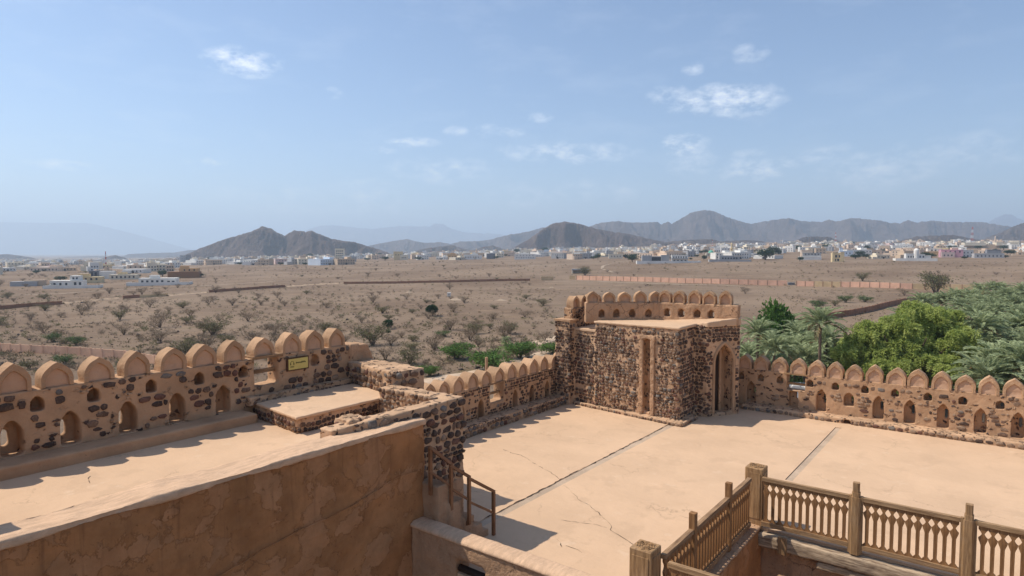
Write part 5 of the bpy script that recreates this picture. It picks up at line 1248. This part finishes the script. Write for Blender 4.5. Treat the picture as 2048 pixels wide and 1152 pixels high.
# understory of the grove
P = []
while len(P) < 1500:
    px = random.uniform(1478, 2120); py = random.uniform(640, 800)
    if px < 1930 and py < 700+ (1500-px)*.0: continue
    p = G(px, py); P.append((p.x, p.y, p.z, random.uniform(1.2, 2.6)))
P = np.array(P); Pr = np.repeat(P, 40, 0); n_ = len(Pr); az = rng.uniform(0, 6.283, n_); el = rng.uniform(.3, 1.4, n_)
D = np.stack([np.cos(az)*np.cos(el), np.sin(az)*np.cos(el), np.sin(el)], 1); st_ = D*Pr[:, 3:4]*rng.uniform(0, .6, (n_, 1))
Q, F = slivers(Pr[:, :3]+st_, D+rng.normal(scale=.4, size=(n_, 3)), Pr[:, 3]*rng.uniform(.4, .8, n_), Pr[:, 3]*rng.uniform(.03, .06, n_))
o = link('undergrowth', from_np('undergrowth', Q, F, [M_GRN])); tag(o, 'green undergrowth and palm suckers on the grove floor', 'undergrowth', kind='stuff')
# sand heaps
def heap(label, px, py, wpx, hpx):
    p = G(px, py); m = p.y/FPX; W_ = wpx*m/2; H_ = hpx*m; V = []; n = 24
    for i in range(9):
        r = i/8
        for j in range(n):
            a = 2*math.pi*j/n; k_ = 1+.25*mn.noise(Vector((math.cos(a)*2, math.sin(a)*2, px))); V.append((W_*r*k_*math.cos(a), W_*.6*r*k_*math.sin(a), H_*(1-r)**1.3*(1+.3*mn.noise(Vector((a, r*3, 1))))-.1*r-.1))
    F = [(i*n+j, (i+1)*n+j, (i+1)*n+(j+1) % n, i*n+(j+1) % n) for i in range(8) for j in range(n)]
    o = link('sand_heap', from_np('sand_heap', V, F, [M_TRK], smooth=True), loc=p); tag(o, label, 'sand heap')
heap('pale sand heap beside the white utility cabin', 918, 600, 50, 6); heap('small pale sand heap left of the utility cabin', 818, 585, 18, 4)
heap('grey rubble heap on the plain left of the tower', 1002, 601, 34, 4); heap('small whitish heap near the middle wall', 1104, 575, 14, 3)
# round dark trees
def round_tree(w, h, n, mat, seed=0):
    b = MB(); b.tube([(0, 0, -.3), (.05*w, 0, h*.3), (0, .04*w, h*.55)], .045*w, .02*w, 6)
    for a in range(5): q = a*1.257; b.tube([(0, 0, h*.25), (math.cos(q)*w*.28, math.sin(q)*w*.28, h*.6)], .02*w, .008*w, 4)
    cen = []; 
    for i in range(22):
        v = Vector((random.gauss(0, 1), random.gauss(0, 1), random.gauss(0, .8))).normalized()*random.uniform(.35, .8); cen.append((v.x*w*.42, v.y*w*.42, h*.58+v.z*h*.36, random.uniform(.12, .22)*w))
    cen = np.array(cen); idx = rng.integers(0, len(cen), n); d = rng.normal(size=(n, 3)); d /= np.linalg.norm(d, axis=1, keepdims=True)
    P = cen[idx, :3]+d*(cen[idx, 3:4]*rng.uniform(.55, 1.0, (n, 1)))
    Q, F = slivers(P, d+rng.normal(scale=.7, size=(n, 3)), rng.uniform(.05, .10, n)*w, rng.uniform(.014, .026, n)*w)
    return b.mesh('trunk', [M_BRK]), from_np('crown', Q, F, [mat])
def place_tree(label, px, py, wpx, hpx, protos_, name='tree', group=None, cat='tree'):
    p = G(px, py); m = p.y/FPX; tk, cr = protos_
    t = bpy.data.objects.new(name, None); C.objects.link(t); t.location = p; t['org'] = [0, 0, 0]; tag(t, label, cat, group)
    t.rotation_euler = (0, 0, random.uniform(0, 6.28)); t.scale = (wpx*m/4, wpx*m/4, hpx*m/4)
    link('trunk', tk, t); link('crown', cr, t); return t
TD = [round_tree(4, 4, 1500, M_DGR) for _ in range(3)]; TG = [round_tree(4, 4, 2600, M_GRN) for _ in range(2)]; TB = round_tree(4, 4, 3200, M_BRT)
TDD = round_tree(4, 4, 5000, M_DGR)
place_tree('dense round dark green tree standing alone in the middle of the plain', 865, 632, 32, 24, TDD)
place_tree('dark bushy tree with ragged crown in the middle plain', 776, 658, 26, 20, TDD); place_tree('small dark bush below the ragged dark tree', 776, 670, 13, 14, TD[0])
TR_ = [(1196,519,16,13,'dark green tree beside beige houses'),(1265,524,26,14,'broad dark green trees left of the colonnaded villa'),(1385,511,14,14,'dark tree behind the grey white villa'),(1408,521,14,12,'dark tree right of the grey white villa'),
       (1530,520,46,24,'largest dark green tree clump in the right hand town'),(1545,512,30,22,'dark tree behind the largest town clump'),(1598,502,20,12,'dark tree left of the pale peach villa'),(1652,501,20,14,'dark round tree above the pale peach villa'),(1735,503,18,14,'dark tree beside the tan flat roofed house'),
       (1600,522,16,9,'low tree in front of the pale peach villa'),(1710,518,28,10,'olive hedge by the ochre house'),(1790,512,20,9,'low trees left of the white domed villa'),(1670,512,14,8,'small trees between ochre and white houses'),(1905,500,22,10,'dark trees behind the pink house'),
       (120,562,26,11,'dark green tree clump beside the leftmost grey wall'),(196,560,14,9,'dark tree beside the yellow ochre house'),(275,556,16,8,'dark green tree right of the cream arched house'),(326,553,26,14,'green tree clump before the brown house'),(400,554,28,8,'low green trees right of the brown house'),
       (722,517,12,8,'dark tree beside the tall pale apartment block'),(735,521,14,6,'low dark tree in the centre of the town'),(838,520,18,7,'green garden trees in the centre of the town'),(1350,505,16,9,'dark tree far back in the right hand town'),(1478,505,14,12,'dark tree just right of the tan minaret'),
       (1290,512,20,9,'dark trees behind the colonnaded villa'),(1815,503,24,8,'line of dark trees behind the orange house'),(1955,498,16,8,'dark tree near the stout mast'),(600,526,14,6,'low green trees in the left part of the town'),(480,530,12,6,'small dark tree in the left part of the town')]
for i, (px, py, w_, h_, lb) in enumerate(TR_): place_tree(lb, px, py, w_, h_, TD[i % 3])
for i in range(95):
    px = random.choice([random.uniform(1150, 2070), random.uniform(1150, 2070), random.uniform(0, 1150)]); a_, b_ = rows(px); py = random.uniform(a_+3, b_+1); w_ = random.uniform(9, 22)
    if any(abs(px-h[0]) < h[2]*.6 and abs(py-h[1]) < 3 for h in HL[:36]): continue
    place_tree('small dark green garden tree among the town houses', px, py, w_, w_*random.uniform(.4, .62), TD[i % 3], 'garden_tree', 'dark garden trees among the town houses')
# ---- palms
def palm_crown(nf=36, L=4.2, mat=M_PLM, dry=True):
    Pp = []; Dd = []; Ll = []; Ww = []; mi = []
    for i in range(nf):
        az = i*2.399+random.uniform(-.15, .15); e0 = math.radians(86-90*(i/nf)**.9); droop = random.uniform(1.0, 1.6); m_ = 1 if (dry and i > nf*.90) else 0
        p = Vector((0, 0, 0)); ln = L*random.uniform(.85, 1.1)*(.85 if i < 6 else 1); n = 15; e = e0
        for k in range(n):
            t = k/n; d = Vector((math.cos(az)*math.cos(e), math.sin(az)*math.cos(e), math.sin(e))); s = Vector((-math.sin(az), math.cos(az), 0)); q = p+d*ln/n
            Pp.append(p); Dd.append(d); Ll.append(ln/n*1.3); Ww.append(.035*(1-t)+.012); mi.append(m_)
            if k > 1:
                for sg_ in (-1, 1):
                    for u in (0, .5):
                        lf = d*1.0+s*sg_*.62+Vector((0, 0, .12-.30*random.random())) ; Pp.append(p.lerp(q, u)); Dd.append(lf); Ll.append(ln*.25*math.sin(math.pi*min(1, .25+t*.75))*random.uniform(.8, 1.15)); Ww.append(.075); mi.append(m_)
            p = q; e -= droop/n*(.4+1.5*t)
    Q, F = slivers(np.array([tuple(v) for v in Pp]), np.array([tuple(v) for v in Dd]), np.array(Ll), np.array(Ww))
    return from_np('crown', Q, F, [mat, M_PDR], mi)
PC = [palm_crown() for _ in range(4)]
def palm_trunk(h=6):
    b = MB()
    for i in range(14): z = h*i/14; b.tube([(0, 0, z-.02), (0, 0, z+h/14)], .17+.05*(i % 2), .22, 8)
    return b.mesh('trunk', [M_BRK])
PT = palm_trunk()
def palm(label, px, py, wpx, group=None, d=None):
    """px,py = heart of the crown, wpx its spread in the picture"""
    spread = 6.4; y = spread*FPX/wpx if d is None else d; v = atd(px, py, y); g = tz(v.x, v.y)
    t = bpy.data.objects.new('date_palm', None); C.objects.link(t); t.location = (v.x, v.y, g); t['org'] = [0, 0, 0]; tag(t, label, 'palm tree', group)
    o = link('trunk', PT, t); o.scale = (1, 1, max(.3, (v.z-g)/6)); o.rotation_euler.z = random.random()*6
    o = link('crown', random.choice(PC), t, (0, 0, v.z-g), random.random()*6.28); s = random.uniform(.92, 1.08); o.scale = (s, s, s); return t
PM = [(1641,648,92,'tallest date palm rising left of the big green tree'),(1516,668,84,'date palm just right of the tower corner'),(1600,672,76,'date palm between the tower and the tallest palm'),(1548,700,88,'date palm with yellow fruit stalks behind the right parapet'),
      (1652,684,84,'date palm at the left edge of the big green tree'),(1610,722,88,'low date palm behind the fifth merlon of the right parapet'),(1500,712,76,'date palm hugging the tower side'),(1672,728,84,'date palm behind the seventh merlon of the right parapet'),
      (1622,690,78,'date palm squarely in front of the tallest palm trunk'),(1590,700,80,'broad date palm behind the fourth merlon of the right parapet'),(1660,706,80,'broad date palm left below the big green tree'),(1530,690,74,'date palm behind the second merlon of the right parapet'),
      (1575,650,66,'date palm in front of the bright round tree'),(1695,716,66,'date palm under the left skirt of the big green tree')]
for px, py, wpx, lb in PM: palm(lb, px, py, wpx)
gp = 'date palms of the grove at the right edge'
gx = []
for yy, w_, xa, xb, n_ in ((584, 40, 1955, 2075, 6), (596, 46, 1905, 2090, 8), (612, 54, 1905, 2090, 8), (632, 64, 1930, 2100, 7), (660, 78, 1950, 2120, 6), (695, 92, 1960, 2140, 5), (735, 104, 1975, 2150, 4), (640, 60, 1790, 1900, 3), (603, 44, 1830, 1900, 3), (765, 110, 1940, 2100, 3)):
    for i in range(n_):
        gx.append((xa+(xb-xa)*(i+.5)/n_+random.uniform(-7, 7), yy+random.uniform(-5, 5), w_*random.uniform(.9, 1.15)))
for px, py, w_ in gx: palm('date palm in the dense grove behind the right end of the right parapet', px, py, w_, gp)
for px, py, w_ in ((1545,735,84),(1500,745,80),(1640,745,84),(1730,745,80)): palm('low date palm mostly hidden behind the right parapet', px, py, w_, 'low palms behind the right parapet')
# ---- big feathery tree
def feathery(n_cl=500, per=330, W=9.6, H=12.5):
    cen = []; 
    big = [(0, 0, 7.6, 3.4), (-3.6, .3, 5.6, 3.0), (4.2, .3, 6.2, 3.4), (1.4, -2.2, 5.4, 3.2), (-2.0, -2.4, 4.0, 3.0), (2.2, 2.2, 7.6, 3.2), (5.4, -1.4, 4.0, 2.8), (-5.4, -.8, 3.4, 2.4)]
    lob = []; random.seed(21)
    for i in range(72):
        l = big[i % len(big)]; v = Vector((random.gauss(0, 1), random.gauss(-.2, 1), random.gauss(.3, 1))).normalized()
        lob.append((l[0]+v.x*l[3], l[1]+v.y*l[3], l[2]+v.z*l[3]*.85, random.uniform(1.0, 1.7)))
    Pp = []; Dd = []; Ll = []; Ww = []
    for i in range(n_cl):
        l = lob[i % len(lob)]; v = Vector((random.gauss(0, 1), random.gauss(0, 1), random.gauss(.35, 1))).normalized()
        c = Vector(l[:3])+v*l[3]*random.uniform(.55, 1.0)
        rad = random.uniform(.45, .85)
        nst = 11
        for s in range(nst):      # hanging strands
            a = random.uniform(0, 6.28); r0 = rad*random.uniform(0, .6); p = c+Vector((math.cos(a)*r0, math.sin(a)*r0, random.uniform(-.1, .5))); out = Vector((math.cos(a), math.sin(a), 0))
            out = (out*.8+Vector((v.x, v.y, 0))*.6); e = .6
            for k in range(per//nst//3+3):
                d = (out*math.cos(e)*(1 if e > -1.5 else 0)+Vector((0, 0, math.sin(e)))).normalized(); q = p+d*.13
                for _ in range(3):
                    Pp.append(tuple(p)); Dd.append((d.x*.5+random.gauss(0, .55), d.y*.5+random.gauss(0, .55), d.z*.6+random.gauss(-.1, .5))); Ll.append(random.uniform(.22, .46)); Ww.append(random.uniform(.04, .075))
                p = q; e -= .30
    Q, F = slivers(np.array(Pp), np.array(Dd), np.array(Ll), np.array(Ww)); return from_np('crown', Q, F, [M_PRO])
def limb_trunk(H=6, W=4):
    b = MB(); b.tube([(0, 0, -.5), (.2, .1, 2), (0, 0, 4)], .55, .35, 8)
    for i in range(9): q = i*.7; b.tube([(0, 0, 2.2), (math.cos(q)*W*.6, math.sin(q)*W*.6, H*.75), (math.cos(q)*W*1.15, math.sin(q)*W*1.15, H*1.15)], .25, .05, 5)
    return b.mesh('trunk', [M_BRK])
d_ = 92.0; v = atd(1818, 690, d_); g = tz(v.x, v.y)
t = bpy.data.objects.new('prosopis_tree', None); C.objects.link(t); t.location = (v.x, v.y, g+1.0); t['org'] = [0, 0, 0]
tag(t, 'huge bright green feathery tree with drooping foliage behind the right parapet', 'tree'); t.rotation_euler = (0, 0, .3); t.scale = (1.48, 1.3, 1.16)
link('trunk', limb_trunk(7, 4.5), t); link('crown', feathery(), t)
d_ = 118.0; v = atd(1553, 640, d_); g = tz(v.x, v.y)
t = bpy.data.objects.new('broadleaf_tree', None); C.objects.link(t); t.location = (v.x, v.y, g); t['org'] = [0, 0, 0]; tag(t, 'bright fresh green leafy tree above the palms right of the tower', 'tree')
t.scale = (1.9, 1.9, (CAMH-92*d_/FPX*1.0-g)/4*1.02); link('trunk', TB[0], t); link('crown', TB[1], t)
# short palm with skirt
yp = palm('young palm with grey trunk behind the middle parapet', 1012, 683, 30, d=150)
for c_ in yp.children:
    if c_.name.startswith('crown'): c_.scale = (.42, .42, .5)

# ------------------------------------------------------------------ air
M_HZ = bpy.data.materials.new('haze'); M_HZ.use_nodes = True; hn = M_HZ.node_tree; hn.nodes.clear()
pv = hn.nodes.new('ShaderNodeVolumePrincipled'); ho = hn.nodes.new('ShaderNodeOutputMaterial'); hn.links.new(pv.outputs[0], ho.inputs['Volume'])
pv.inputs['Color'].default_value = (.68, .84, 1.0, 1); pv.inputs['Density'].default_value = 1.35e-4; pv.inputs['Anisotropy'].default_value = .25
hz = MB(); hz.box(-31000, 31000, -31000, 31000, -90, 1000); o = hz.build('haze', [M_HZ]); tag(o, kind='stuff'); del o['org']
